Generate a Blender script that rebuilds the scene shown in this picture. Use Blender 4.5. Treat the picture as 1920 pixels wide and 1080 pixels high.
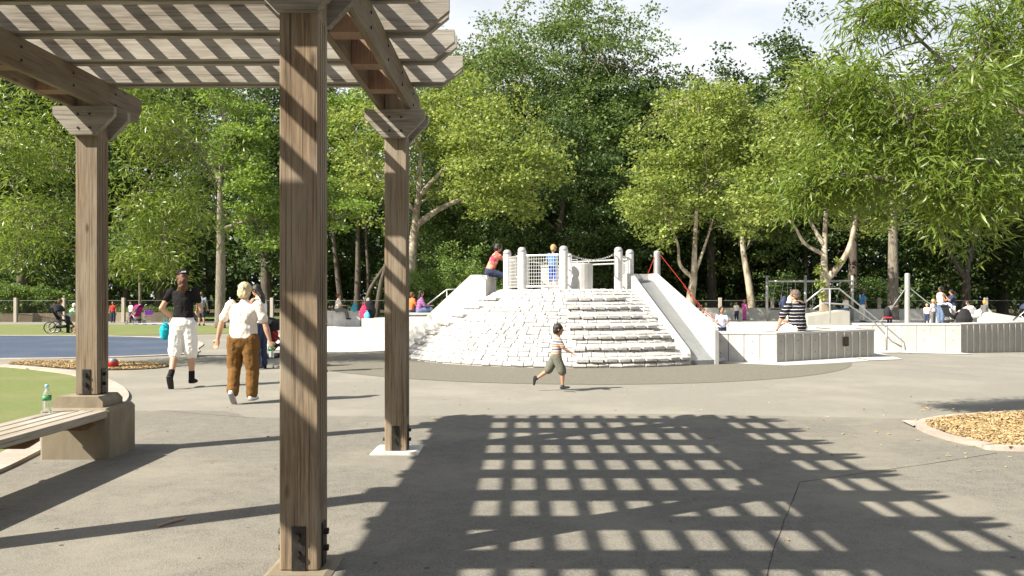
import bpy, math, random
import numpy as np
from mathutils import Vector, Matrix, Quaternion
R = math.radians
PI = math.pi
scene = bpy.context.scene
for _o in list(bpy.data.objects): bpy.data.objects.remove(_o)
C = scene.collection

# ---------------------------------------------------------------- camera
FPX, CH, HZ = 1554.0, 1.4, 559.0          # focal length in pixels (1920 wide), eye height, horizon row
cam = bpy.data.cameras.new('camera'); camo = bpy.data.objects.new('camera', cam); C.objects.link(camo)
cam.sensor_width = 36.0; cam.lens = 36.0*FPX/1920.0; cam.shift_y = (HZ-540.0)/1920.0
cam.clip_start = 0.05; cam.clip_end = 2000
camo.location = (0, 0, CH); camo.rotation_euler = (R(90), 0, 0)
scene.camera = camo
# ---------------------------------------------------------------- sun and sky
SUN_DIR = Vector((1.0, 0.566, -1.0)).normalized()     # the way the light travels
sd = bpy.data.lights.new('sun', 'SUN'); so = bpy.data.objects.new('sun', sd); C.objects.link(so)
sd.energy = 5.0; sd.angle = R(0.53); sd.color = (1.0, 0.93, 0.80)
so.rotation_euler = SUN_DIR.to_track_quat('-Z', 'Y').to_euler(); so.location = (-20, -12, 25)
world = bpy.data.worlds.new('World'); scene.world = world; world.use_nodes = True
wn, wl = world.node_tree.nodes, world.node_tree.links
wn.clear()
w_out = wn.new('ShaderNodeOutputWorld'); w_bg = wn.new('ShaderNodeBackground')
sky = wn.new('ShaderNodeTexSky'); sky.sky_type = 'NISHITA'; sky.sun_disc = False
sky.sun_elevation = R(41); sky.sun_rotation = math.atan2(-SUN_DIR.x, -SUN_DIR.y)
sky.air_density = 1.0; sky.dust_density = 2.5; sky.ozone_density = 1.0
# thin bright summer cloud all over the dome
tc = wn.new('ShaderNodeTexCoord'); mp = wn.new('ShaderNodeMapping'); mp.inputs['Scale'].default_value = (1, 1, 2.6)
cn = wn.new('ShaderNodeTexNoise'); cn.inputs['Scale'].default_value = 2.6; cn.inputs['Detail'].default_value = 8; cn.inputs['Roughness'].default_value = .58
cr = wn.new('ShaderNodeValToRGB'); cr.color_ramp.elements[0].position = .38; cr.color_ramp.elements[1].position = .64
cr.color_ramp.elements[0].color = (.62, .62, .62, 1); cr.color_ramp.elements[1].color = (1, 1, 1, 1)
mx = wn.new('ShaderNodeMix'); mx.data_type = 'RGBA'
wl.new(tc.outputs['Generated'], mp.inputs['Vector']); wl.new(mp.outputs[0], cn.inputs['Vector']); wl.new(cn.outputs[0], cr.inputs[0])
sp_ = wn.new('ShaderNodeSeparateXYZ'); hz_ = wn.new('ShaderNodeMapRange'); hz_.inputs[1].default_value = .2; hz_.inputs[2].default_value = .85; hz_.inputs[3].default_value = 1.0; hz_.inputs[4].default_value = .14
ml_ = wn.new('ShaderNodeMath'); ml_.operation = 'MULTIPLY'; wl.new(tc.outputs['Generated'], sp_.inputs[0]); wl.new(sp_.outputs['Z'], hz_.inputs[0]); wl.new(cr.outputs[0], ml_.inputs[0]); wl.new(hz_.outputs[0], ml_.inputs[1])   # summer haze, thinning towards the zenith
wl.new(ml_.outputs[0], mx.inputs[0]); wl.new(sky.outputs[0], mx.inputs[6]); mx.inputs[7].default_value = (9.9, 10.05, 10.2, 1)
wl.new(mx.outputs[2], w_bg.inputs[0]); w_bg.inputs[1].default_value = 0.055
wl.new(w_bg.outputs[0], w_out.inputs[0])
vs = scene.view_settings
vs.view_transform = 'Standard'; vs.look = 'None'; vs.gamma = 1; vs.use_curve_mapping = False; vs.exposure = 1.2

# ---------------------------------------------------------------- helpers
def G(px, py):                          # the place on the flat yard seen at a pixel
    d = FPX*CH/(py-HZ); return ((px-960)*d/FPX, d)
def W(px, py, d):                       # a point at distance d seen at a place of the photograph, used to read sizes off it
    return Vector(((px-960)*d/FPX, d, CH-(py-HZ)*d/FPX))
def g(x, y):                            # the yard falls gently to the right
    t = min(1, max(0, (y-9)/5)); t = t*t*(3-2*t)
    return -0.03*max(0.0, x-8.0)*t
def tag(o, label=None, cat=None, group=None, kind=None):
    if label: o['label'] = label
    if cat: o['category'] = cat
    if group: o['group'] = group
    if kind: o['kind'] = kind
    return o
def thing(name, label, cat, loc=(0, 0, 0), rz=0.0, group=None):
    o = bpy.data.objects.new(name, None); C.objects.link(o)
    o.empty_display_size = .2; o.location = loc; o.rotation_euler = (0, 0, rz)
    return tag(o, label, cat, group)
def put(name, mesh, parent=None, loc=(0, 0, 0), rot=(0, 0, 0), sc=(1, 1, 1)):
    o = bpy.data.objects.new(name, mesh); C.objects.link(o)
    o.location = loc; o.rotation_euler = rot; o.scale = sc
    if parent: o.parent = parent
    return o
def copy_tree(o, parent=None):
    c = o.copy(); C.objects.link(c); c.parent = parent
    for ch in list(o.children): copy_tree(ch, c)
    return c

class MB:
    def __init__(s): s.v = []; s.f = []
    def add(s, vs, fs):
        n = len(s.v); s.v.extend([tuple(p) for p in vs]); s.f.extend([tuple(i+n for i in f) for f in fs]); return s
    def box(s, x0, x1, y0, y1, z0, z1, M=None):
        p = [Vector((x, y, z)) for x in (x0, x1) for y in (y0, y1) for z in (z0, z1)]
        if M: p = [M @ q for q in p]
        return s.add(p, [(0,1,3,2),(4,6,7,5),(0,4,5,1),(2,3,7,6),(0,2,6,4),(1,5,7,3)])
    def cbox(s, x0, x1, y0, y1, z0, z1, b=.005, M=None):      # box with worn, chamfered edges
        cx, cy, cz = (x0+x1)/2, (y0+y1)/2, (z0+z1)/2; hx, hy, hz = (x1-x0)/2, (y1-y0)/2, (z1-z0)/2
        b = min(b, hx*.9, hy*.9, hz*.9); P = []; I = {}
        for sx in (-1, 1):
            for sy in (-1, 1):
                for sz in (-1, 1):
                    for k in range(3):
                        q = Vector((cx+sx*(hx-(b if k != 0 else 0)), cy+sy*(hy-(b if k != 1 else 0)), cz+sz*(hz-(b if k != 2 else 0))))
                        I[(sx, sy, sz, k)] = len(P); P.append(M @ q if M else q)
        F = []
        for sg in (-1, 1):
            F.append([I[(sg,-1,-1,0)], I[(sg,1,-1,0)], I[(sg,1,1,0)], I[(sg,-1,1,0)]][::sg])
            F.append([I[(-1,sg,-1,1)], I[(1,sg,-1,1)], I[(1,sg,1,1)], I[(-1,sg,1,1)]][::-sg])
            F.append([I[(-1,-1,sg,2)], I[(1,-1,sg,2)], I[(1,1,sg,2)], I[(-1,1,sg,2)]][::sg])
            for t in (-1, 1):
                F.append([I[(-1,sg,t,1)], I[(1,sg,t,1)], I[(1,sg,t,2)], I[(-1,sg,t,2)]][::sg*t*-1])
                F.append([I[(sg,-1,t,0)], I[(sg,1,t,0)], I[(sg,1,t,2)], I[(sg,-1,t,2)]][::sg*t])
                F.append([I[(sg,t,-1,0)], I[(sg,t,1,0)], I[(sg,t,1,1)], I[(sg,t,-1,1)]][::sg*t*-1])
                for u in (-1, 1):
                    F.append([I[(sg,t,u,0)], I[(sg,t,u,1)], I[(sg,t,u,2)]][::sg*t*u])
        return s.add(P, F)
    def tube(s, pts, r, n=8, caps=True):
        pts = [Vector(p) for p in pts]; m = len(pts)
        if not hasattr(r, '__len__'): r = [r]*m
        V = []; prev = None
        for i, p in enumerate(pts):
            t = (pts[min(i+1, m-1)]-pts[max(i-1, 0)])
            t = t.normalized() if t.length > 1e-9 else Vector((0, 0, 1))
            if prev is None:
                a = Vector((1, 0, 0)) if abs(t.x) < .9 else Vector((0, 1, 0))
                u = (a-t*a.dot(t)).normalized()
            else:
                u = prev-t*prev.dot(t); u = u.normalized() if u.length > 1e-6 else t.orthogonal().normalized()
            prev = u; w = t.cross(u)
            for k in range(n):
                an = 2*PI*k/n; V.append(p+(u*math.cos(an)+w*math.sin(an))*r[i])
        F = [(i*n+k, i*n+(k+1) % n, (i+1)*n+(k+1) % n, (i+1)*n+k) for i in range(m-1) for k in range(n)]
        if caps: F += [tuple(range(n))[::-1], tuple(range((m-1)*n, m*n))]
        return s.add(V, F)
    def prism(s, poly, axis, a, b, M=None):      # 2-d outline pushed along an axis
        V = []
        for h in (a, b):
            for (p, q) in poly:
                t = {'x': (h, p, q), 'y': (p, h, q), 'z': (p, q, h)}[axis]
                V.append(M @ Vector(t) if M else t)
        n = len(poly); F = [tuple(range(n)), tuple(range(n, 2*n))[::-1]]
        F += [(i, i+n, (i+1) % n+n, (i+1) % n) for i in range(n)]
        return s.add(V, F)
    def lathe(s, prof, n=16, c=(0, 0, 0), M=None):   # (radius, height) profile turned round z
        V = []
        for (r, z) in prof:
            for k in range(n):
                a = 2*PI*k/n; q = Vector((c[0]+r*math.cos(a), c[1]+r*math.sin(a), c[2]+z)); V.append(M @ q if M else q)
        m = len(prof); F = [(i*n+k, i*n+(k+1) % n, (i+1)*n+(k+1) % n, (i+1)*n+k) for i in range(m-1) for k in range(n)]
        F += [tuple(range(n))[::-1], tuple(range((m-1)*n, m*n))]
        return s.add(V, F)
    def blob(s, c, r, M3=None, n=12, m=8):
        c = Vector(c); V = []; F = []
        for i in range(m+1):
            th = PI*i/m
            for k in range(n):
                a = 2*PI*k/n; q = Vector((r[0]*math.sin(th)*math.cos(a), r[1]*math.sin(th)*math.sin(a), -r[2]*math.cos(th)))
                if i in (0, m): q = Vector((r[0]*.02*math.cos(a), r[1]*.02*math.sin(a), -r[2]*math.cos(th)))
                V.append(c+(M3 @ q if M3 else q))
        F = [(i*n+k, i*n+(k+1) % n, (i+1)*n+(k+1) % n, (i+1)*n+k) for i in range(m) for k in range(n)]
        F += [tuple(range(n))[::-1], tuple(range(m*n, (m+1)*n))]
        return s.add(V, F)
    def loft(s, pts, rx, ry, side, n=12):            # round-ended body segment with oval rings
        pts = [Vector(p) for p in pts]; t0 = (pts[1]-pts[0]).normalized(); t1 = (pts[-1]-pts[-2]).normalized()
        a0, a1 = min(rx[0], ry[0]), min(rx[-1], ry[-1])
        P = [pts[0]-t0*a0*.98, pts[0]-t0*a0*.7]+pts+[pts[-1]+t1*a1*.7, pts[-1]+t1*a1*.98]
        X = [rx[0]*.2, rx[0]*.72]+list(rx)+[rx[-1]*.72, rx[-1]*.2]; Y = [ry[0]*.2, ry[0]*.72]+list(ry)+[ry[-1]*.72, ry[-1]*.2]
        m = len(P); V = []; side = Vector(side)
        for i, p in enumerate(P):
            t = (P[min(i+1, m-1)]-P[max(i-1, 0)]).normalized(); u = side-t*side.dot(t)
            u = u.normalized() if u.length > 1e-4 else t.orthogonal().normalized(); w = t.cross(u)
            for k in range(n):
                a = 2*PI*k/n; V.append(p+u*math.cos(a)*X[i]+w*math.sin(a)*Y[i])
        F = [(i*n+k, i*n+(k+1) % n, (i+1)*n+(k+1) % n, (i+1)*n+k) for i in range(m-1) for k in range(n)]
        F += [tuple(range(n))[::-1], tuple(range((m-1)*n, m*n))]
        return s.add(V, F)
    def mesh(s, name, mat=None, smooth=False, org=(0, 0, 0)):
        me = bpy.data.meshes.new(name)
        me.from_pydata([(a-org[0], b-org[1], c-org[2]) for a, b, c in s.v] if any(org) else s.v, [], s.f)
        if mat: me.materials.append(mat)
        if smooth: me.polygons.foreach_set('use_smooth', [True]*len(me.polygons))
        me.update(); return me
    def build(s, name, mat, parent=None, smooth=False, org=(0, 0, 0)):
        return put(name, s.mesh(name, mat, smooth, org), parent)

# ---------------------------------------------------------------- materials
MATS = {}
def mat(name, col, rough=.7, col2=None, scale=8.0, stretch=(1, 1, 1), bump=0.0, bscale=None, detail=6, metal=0.0, spec=.4, ramp=(.35, .65), col3=None, dist=.01, sss=0, coat=0, nrough=.55, col4=None):
    if name in MATS: return MATS[name]
    m = bpy.data.materials.new(name); m.use_nodes = True; MATS[name] = m
    N, L = m.node_tree.nodes, m.node_tree.links; b = N['Principled BSDF']
    b.inputs['Base Color'].default_value = (*col, 1); b.inputs['Roughness'].default_value = rough
    b.inputs['Metallic'].default_value = metal; b.inputs['Specular IOR Level'].default_value = spec
    if coat: b.inputs['Coat Weight'].default_value = coat
    if col2 or bump:
        t = N.new('ShaderNodeTexCoord'); p = N.new('ShaderNodeMapping'); p.inputs['Scale'].default_value = stretch
        L.new(t.outputs['Object'], p.inputs['Vector'])
    if col2:
        n = N.new('ShaderNodeTexNoise'); n.inputs['Scale'].default_value = scale; n.inputs['Detail'].default_value = detail; n.inputs['Roughness'].default_value = nrough
        L.new(p.outputs[0], n.inputs['Vector'])
        r = N.new('ShaderNodeValToRGB'); e = r.color_ramp.elements
        e[0].position, e[1].position = ramp; e[0].color = (*col, 1); e[1].color = (*col2, 1)
        L.new(n.outputs[0], r.inputs[0]); out = r.outputs[0]
        if col3:                                    # broad blotches over the fine grain
            n3 = N.new('ShaderNodeTexNoise'); n3.inputs['Scale'].default_value = scale*.11; n3.inputs['Detail'].default_value = 4
            L.new(p.outputs[0], n3.inputs['Vector'])
            r3 = N.new('ShaderNodeValToRGB'); r3.color_ramp.elements[0].position = .42; r3.color_ramp.elements[1].position = .7
            r3.color_ramp.elements[0].color = (0, 0, 0, 1); r3.color_ramp.elements[1].color = (.75, .75, .75, 1)
            mm = N.new('ShaderNodeMix'); mm.data_type = 'RGBA'; L.new(n3.outputs[0], r3.inputs[0]); L.new(r3.outputs[0], mm.inputs[0])
            L.new(out, mm.inputs[6]); mm.inputs[7].default_value = (*col3, 1); out = mm.outputs[2]
        if col4:                                    # worn, sandy stretches metres across
            n4 = N.new('ShaderNodeTexNoise'); n4.inputs['Scale'].default_value = .55; n4.inputs['Detail'].default_value = 5; n4.inputs['Roughness'].default_value = .6
            L.new(p.outputs[0], n4.inputs['Vector'])
            r4 = N.new('ShaderNodeValToRGB'); r4.color_ramp.elements[0].position = .48; r4.color_ramp.elements[1].position = .66
            r4.color_ramp.elements[0].color = (0, 0, 0, 1); r4.color_ramp.elements[1].color = (.6, .6, .6, 1)
            m4 = N.new('ShaderNodeMix'); m4.data_type = 'RGBA'; L.new(n4.outputs[0], r4.inputs[0]); L.new(r4.outputs[0], m4.inputs[0])
            L.new(out, m4.inputs[6]); m4.inputs[7].default_value = (*col4, 1); out = m4.outputs[2]
        L.new(out, b.inputs['Base Color'])
    if bump:
        n2 = N.new('ShaderNodeTexNoise'); n2.inputs['Scale'].default_value = bscale or scale*3; n2.inputs['Detail'].default_value = 5
        L.new(p.outputs[0], n2.inputs['Vector'])
        bp = N.new('ShaderNodeBump'); bp.inputs['Strength'].default_value = bump; bp.inputs['Distance'].default_value = dist
        L.new(n2.outputs[0], bp.inputs['Height']); L.new(bp.outputs[0], b.inputs['Normal'])
    return m
def wood(name, axis, base, dark, pale):
    """weathered timber: grain streaks along one axis, grey bleaching, knots and stains, and a tone of its own for each board"""
    if name in MATS: return MATS[name]
    m = bpy.data.materials.new(name); m.use_nodes = True; MATS[name] = m
    N, L = m.node_tree.nodes, m.node_tree.links; b = N['Principled BSDF']; b.inputs['Roughness'].default_value = .75; b.inputs['Specular IOR Level'].default_value = .25
    t = N.new('ShaderNodeTexCoord'); oi = N.new('ShaderNodeObjectInfo')
    ad = N.new('ShaderNodeVectorMath'); ad.operation = 'ADD'; sc = N.new('ShaderNodeVectorMath'); sc.operation = 'SCALE'
    cb = N.new('ShaderNodeCombineXYZ'); L.new(oi.outputs['Random'], cb.inputs[0]); L.new(oi.outputs['Random'], cb.inputs[1]); L.new(oi.outputs['Random'], cb.inputs[2])
    L.new(cb.outputs[0], sc.inputs[0]); sc.inputs['Scale'].default_value = 37.0
    L.new(t.outputs['Object'], ad.inputs[0]); L.new(sc.outputs[0], ad.inputs[1])
    st = {'x': (.05, 1, 1), 'y': (1, .05, 1), 'z': (1, 1, .05)}[axis]
    p = N.new('ShaderNodeMapping'); p.inputs['Scale'].default_value = st; L.new(ad.outputs[0], p.inputs['Vector'])
    n = N.new('ShaderNodeTexNoise'); n.inputs['Scale'].default_value = 55; n.inputs['Detail'].default_value = 8; n.inputs['Roughness'].default_value = .65; n.inputs['Distortion'].default_value = .6
    L.new(p.outputs[0], n.inputs['Vector'])
    r = N.new('ShaderNodeValToRGB'); e = r.color_ramp.elements; e[0].position = .3; e[1].position = .72; e[0].color = (*dark, 1); e[1].color = (*base, 1); L.new(n.outputs[0], r.inputs[0])
    n2 = N.new('ShaderNodeTexNoise'); n2.inputs['Scale'].default_value = 4.5; n2.inputs['Detail'].default_value = 6
    p2 = N.new('ShaderNodeMapping'); p2.inputs['Scale'].default_value = {'x': (.35, 1, 1), 'y': (1, .35, 1), 'z': (1, 1, .35)}[axis]
    L.new(ad.outputs[0], p2.inputs['Vector']); L.new(p2.outputs[0], n2.inputs['Vector'])
    r2 = N.new('ShaderNodeValToRGB'); r2.color_ramp.elements[0].position = .35; r2.color_ramp.elements[1].position = .68
    r2.color_ramp.elements[0].color = (0, 0, 0, 1); r2.color_ramp.elements[1].color = (.8, .8, .8, 1); L.new(n2.outputs[0], r2.inputs[0])
    mx = N.new('ShaderNodeMix'); mx.data_type = 'RGBA'; L.new(r2.outputs[0], mx.inputs[0]); L.new(r.outputs[0], mx.inputs[6]); mx.inputs[7].default_value = (*pale, 1)
    pc = N.new('ShaderNodeMapping'); pc.inputs['Scale'].default_value = {'x': (.016, 1, 1), 'y': (1, .016, 1), 'z': (1, 1, .016)}[axis]; L.new(ad.outputs[0], pc.inputs['Vector'])
    nc = N.new('ShaderNodeTexNoise'); nc.inputs['Scale'].default_value = 95; nc.inputs['Detail'].default_value = 3; L.new(pc.outputs[0], nc.inputs['Vector'])
    rc = N.new('ShaderNodeValToRGB'); rc.color_ramp.elements[0].position = .33; rc.color_ramp.elements[1].position = .43; rc.color_ramp.elements[0].color = (.42, .38, .34, 1); rc.color_ramp.elements[1].color = (1, 1, 1, 1); L.new(nc.outputs[0], rc.inputs[0])
    vk = N.new('ShaderNodeTexVoronoi'); vk.inputs['Scale'].default_value = 3.2; pk = N.new('ShaderNodeMapping'); pk.inputs['Scale'].default_value = {'x': (.55, 1.6, 1.6), 'y': (1.6, .55, 1.6), 'z': (1.6, 1.6, .55)}[axis]; L.new(ad.outputs[0], pk.inputs['Vector']); L.new(pk.outputs[0], vk.inputs['Vector'])
    rk = N.new('ShaderNodeValToRGB'); rk.color_ramp.elements[0].position = .035; rk.color_ramp.elements[1].position = .10; rk.color_ramp.elements[0].color = (.30, .25, .20, 1); rk.color_ramp.elements[1].color = (1, 1, 1, 1); L.new(vk.outputs['Distance'], rk.inputs[0])
    for rr in (rc, rk):
        mu = N.new('ShaderNodeMix'); mu.data_type = 'RGBA'; mu.blend_type = 'MULTIPLY'; mu.inputs[0].default_value = .85; L.new(mx.outputs[2], mu.inputs[6]); L.new(rr.outputs[0], mu.inputs[7]); mx = mu
    hs = N.new('ShaderNodeHueSaturation'); mr = N.new('ShaderNodeMapRange'); mr.inputs[3].default_value = .82; mr.inputs[4].default_value = 1.15
    L.new(oi.outputs['Random'], mr.inputs[0]); L.new(mr.outputs[0], hs.inputs['Value']); L.new(mx.outputs[2], hs.inputs['Color']); L.new(hs.outputs[0], b.inputs['Base Color'])
    bp = N.new('ShaderNodeBump'); bp.inputs['Strength'].default_value = .5; bp.inputs['Distance'].default_value = .004; L.new(n.outputs[0], bp.inputs['Height']); L.new(bp.outputs[0], b.inputs['Normal'])
    return m
def leafmat(name, ca, cb_, trans=.35, rough=.45, spec=.35):
    """leaf: each leaf its own green, light passing through"""
    m = bpy.data.materials.new(name); m.use_nodes = True
    N, L = m.node_tree.nodes, m.node_tree.links; b = N['Principled BSDF']; out = N['Material Output']
    ge = N.new('ShaderNodeNewGeometry'); r = N.new('ShaderNodeValToRGB'); e = r.color_ramp.elements
    e[0].color = (*ca, 1); e[1].color = (*cb_, 1); L.new(ge.outputs['Random Per Island'], r.inputs[0]); L.new(r.outputs[0], b.inputs['Base Color'])
    b.inputs['Roughness'].default_value = rough; b.inputs['Specular IOR Level'].default_value = spec
    tr = N.new('ShaderNodeBsdfTranslucent'); hs = N.new('ShaderNodeHueSaturation'); hs.inputs['Hue'].default_value = .485; hs.inputs['Saturation'].default_value = 1.1; hs.inputs['Value'].default_value = 1.5
    L.new(r.outputs[0], hs.inputs['Color']); L.new(hs.outputs[0], tr.inputs[0])
    ms = N.new('ShaderNodeMixShader'); ms.inputs[0].default_value = trans
    L.new(b.outputs[0], ms.inputs[1]); L.new(tr.outputs[0], ms.inputs[2]); L.new(ms.outputs[0], out.inputs[0])
    return m
def stripes(name, cols, period, axis='Z', wob=.01, rough=.85, scale_noise=9):
    """woven bands of colour across a garment"""
    m = bpy.data.materials.new(name); m.use_nodes = True
    N, L = m.node_tree.nodes, m.node_tree.links; b = N['Principled BSDF']; b.inputs['Roughness'].default_value = rough; b.inputs['Specular IOR Level'].default_value = .15
    t = N.new('ShaderNodeTexCoord'); sp = N.new('ShaderNodeSeparateXYZ'); L.new(t.outputs['Object'], sp.inputs[0])
    nz = N.new('ShaderNodeTexNoise'); nz.inputs['Scale'].default_value = scale_noise; L.new(t.outputs['Object'], nz.inputs['Vector'])
    a = N.new('ShaderNodeMath'); a.operation = 'MULTIPLY_ADD'; L.new(nz.outputs[0], a.inputs[0]); a.inputs[1].default_value = wob; L.new(sp.outputs[axis], a.inputs[2])
    d = N.new('ShaderNodeMath'); d.operation = 'DIVIDE'; L.new(a.outputs[0], d.inputs[0]); d.inputs[1].default_value = period
    fr = N.new('ShaderNodeMath'); fr.operation = 'FRACT'; L.new(d.outputs[0], fr.inputs[0])
    r = N.new('ShaderNodeValToRGB'); r.color_ramp.interpolation = 'CONSTANT'; e = r.color_ramp.elements
    e[0].position = 0; e[0].color = (*cols[0][1], 1); e[1].position = cols[1][0]; e[1].color = (*cols[1][1], 1)
    for (pos, c) in cols[2:]: q = e.new(pos); q.color = (*c, 1)
    L.new(fr.outputs[0], r.inputs[0]); L.new(r.outputs[0], b.inputs['Base Color'])
    return m

ASPH = mat('asphalt', (.162, .153, .132), .9, (.275, .262, .228), 85, bump=.6, bscale=160, detail=8, spec=.25, ramp=(.38, .62), col4=(.30, .282, .24), col3=(.245, .232, .20), dist=.006, nrough=.8)
ASPH2 = mat('dark_asphalt', (.098, .092, .079), .9, (.25, .236, .204), 70, bump=.7, bscale=130, detail=8, spec=.25, ramp=(.40, .62), col4=(.275, .255, .21), col3=(.21, .197, .167), dist=.006, nrough=.85)
RING = mat('rubber_ring', (.10, .094, .076), .95, (.225, .21, .172), 48, bump=.6, bscale=90, ramp=(.4, .6), spec=.2, nrough=.8)
PLAZA = mat('pale_plaza_concrete', (.42, .41, .385), .85, (.52, .51, .485), 6, bump=.15, bscale=60)
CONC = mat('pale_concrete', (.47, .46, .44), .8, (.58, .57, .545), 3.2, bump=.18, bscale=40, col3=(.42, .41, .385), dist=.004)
CONC_GREY_SHADE = mat('grey_and_shaded_concrete', (.33, .32, .285), .82, (.42, .41, .37), 4, stretch=(1, 1, .25), bump=.2, bscale=45, col3=(.29, .28, .245), dist=.004)  # real grey pieces, and terrace wall faces whose shade is painted into the tone
PED = mat('brown_concrete', (.20, .165, .115), .88, (.28, .24, .175), 9, stretch=(1, 1, .4), bump=.45, bscale=110, col3=(.165, .135, .095), dist=.004)
KERB = mat('kerb_stone', (.36, .305, .26), .85, (.46, .40, .35), 14, bump=.3, bscale=60, col3=(.28, .24, .20))
TURF = mat('artificial_turf', (.125, .155, .055), .95, (.19, .22, .085), 60, bump=.7, bscale=220, ramp=(.35, .65), spec=.1, col3=(.18, .205, .09), col4=(.215, .215, .11))
BLUE = mat('blue_rubber', (.045, .065, .105), .9, (.075, .10, .15), 40, bump=.4, bscale=120, spec=.2, ramp=(.4, .6), col3=(.06, .085, .13), col4=(.10, .12, .155))
SOIL = mat('woodland_floor', (.045, .04, .022), .95, (.10, .085, .045), 1.2, bump=.5, bscale=9, col3=(.05, .085, .025))
LAWN = mat('lawn', (.10, .16, .03), .95, (.17, .22, .06), 3, bump=.4, bscale=40)
SAND = mat('sandy_path', (.42, .33, .20), .95, (.52, .42, .27), 3)
MULCH = mat('mulch_bed', (.16, .11, .06), .95, (.34, .25, .13), 40, bump=.9, bscale=60, ramp=(.3, .7))
GRANITE = mat('granite_block', (.40, .39, .375), .85, (.56, .55, .535), 22, bump=.55, bscale=38, col3=(.36, .345, .32), dist=.012)
MORTAR = mat('mortar', (.40, .39, .37), .95, (.50, .49, .47), 30, bump=.4)
STEEL = mat('galvanised_steel', (.46, .46, .45), .42, (.56, .56, .55), 14, metal=.75)
POLE = mat('grey_painted_pole', (.33, .33, .33), .45, (.42, .42, .415), 9, metal=.3)
WPOST = mat('white_painted_post', (.58, .57, .55), .6, (.68, .67, .65), 12, bump=.1)
DARKM = mat('dark_steel', (.028, .026, .025), .5, (.05, .046, .042), 30, metal=.5)
RUST = mat('dark_bolt', (.05, .045, .04), .45, metal=.8)
BLACKP = mat('black_plastic', (.012, .012, .013), .5)
BLACKF = mat('black_fabric', (.012, .012, .014), .9, (.02, .02, .023), 40)
WOODX = wood('timber_x', 'x', (.34, .30, .245), (.12, .102, .08), (.38, .362, .325))
WOODY = wood('timber_y', 'y', (.27, .20, .125), (.09, .065, .04), (.255, .22, .165))
WOODZ = wood('timber_z', 'z', (.355, .255, .16), (.09, .064, .043), (.33, .285, .22))
WOODB = wood('timber_bench', 'y', (.42, .37, .30), (.24, .20, .155), (.43, .40, .36))
BARKG = mat('grey_bark', (.13, .11, .085), .95, (.25, .22, .175), 14, stretch=(1, 1, .22), bump=.8, bscale=30, dist=.03)
BARKS = mat('sycamore_bark', (.19, .155, .11), .9, (.42, .37, .29), 3.2, stretch=(1, 1, .5), bump=.3, bscale=20, ramp=(.42, .6), dist=.02)
BARKD = mat('dark_bark', (.055, .046, .036), .95, (.12, .10, .08), 10, stretch=(1, 1, .2), bump=.8, bscale=24, dist=.03)
ROPE = mat('red_rope', (.42, .035, .02), .8)
SKIN1 = mat('skin_fair', (.52, .31, .21), .5, spec=.35)
SKIN2 = mat('skin_tan', (.40, .22, .135), .5, spec=.35)
SKIN3 = mat('skin_brown', (.17, .085, .05), .5, spec=.35)
EYE = mat('eye_dark', (.02, .015, .012), .25)
LIP = mat('lips', (.35, .12, .1), .5)
# ================================================================ THE SETTING: ground
rng = random.Random(7)
def spline(P, k=8, closed=False):
    P = [Vector((*p, 0)) if len(p) == 2 else Vector(p) for p in P]; n = len(P); out = []
    for i in range(n if closed else n-1):
        a, b, c, d = [P[(i+j) % n] if closed else P[min(max(i+j, 0), n-1)] for j in (-1, 0, 1, 2)]
        for t in range(k):
            u = t/k; out.append(.5*((2*b)+(c-a)*u+(2*a-5*b+4*c-d)*u*u+(3*b-a-3*c+d)*u**3))
    if not closed: out.append(P[-1])
    return out
def grid_sheet(name, x0, x1, y0, y1, step, m, dz=0.0, fn=g):
    nx, ny = int(round((x1-x0)/step)), int(round((y1-y0)/step)); b = MB()
    V = [(x0+(x1-x0)*i/nx, y0+(y1-y0)*j/ny) for j in range(ny+1) for i in range(nx+1)]
    b.add([(x, y, fn(x, y)+dz) for x, y in V], [(j*(nx+1)+i, j*(nx+1)+i+1, (j+1)*(nx+1)+i+1, (j+1)*(nx+1)+i) for j in range(ny) for i in range(nx)])
    return tag(b.build(name, m), kind='structure')
def sheet(name, pts, z, m, kind='structure'):
    pts = [(p[0], p[1]) for p in pts]; b = MB(); b.add([(x, y, g(x, y)+z) for x, y in pts], [tuple(range(len(pts)))])
    return tag(b.build(name, m), kind=kind)
def ribbon(pts, w, z0, h, side=1):             # kerb with a real edge, following a line
    b = MB(); pts = [Vector((p[0], p[1], 0)) for p in pts]; n = len(pts); ring = []
    for i, p in enumerate(pts):
        t = (pts[min(i+1, n-1)]-pts[max(i-1, 0)]).normalized(); nn = Vector((-t.y, t.x, 0))*side
        q = p+nn*w; z = g(p.x, p.y)+z0
        ring.append([(p.x, p.y, z), (p.x, p.y, z+h), (q.x, q.y, z+h), (q.x, q.y, z)])
    V = [v for r in ring for v in r]
    F = [(i*4+k, i*4+(k+1) % 4, (i+1)*4+(k+1) % 4, (i+1)*4+k) for i in range(n-1) for k in range(4)]+[(0, 1, 2, 3), tuple((n-1)*4+k for k in (3, 2, 1, 0))]
    return b.add(V, F)
b = MB(); b.add([(-500, -120, -.62), (500, -120, -.62), (500, 900, -.62), (-500, 900, -.62)], [(0, 1, 2, 3)])
tag(b.build('ground', SOIL), kind='structure')
grid_sheet('asphalt_yard', -46, 46, -10, 50, 2, ASPH)
def gw(x, y): return -.02+.0035*max(0, y-50)+.12*math.sin(x*.21+1)*math.sin(y*.16)*min(1, max(0, (y-50)/8))
grid_sheet('woodland_ground', -120, 120, 49.5, 129.5, 4, SOIL, 0, gw)
sheet('lawn', [(-46, 52), (-2, 52), (-2, 68), (-46, 68)], .10, LAWN)
sheet('sandy_path', [(-46, 69), (4, 69), (4, 76), (-46, 76)], .16, SAND)

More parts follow.
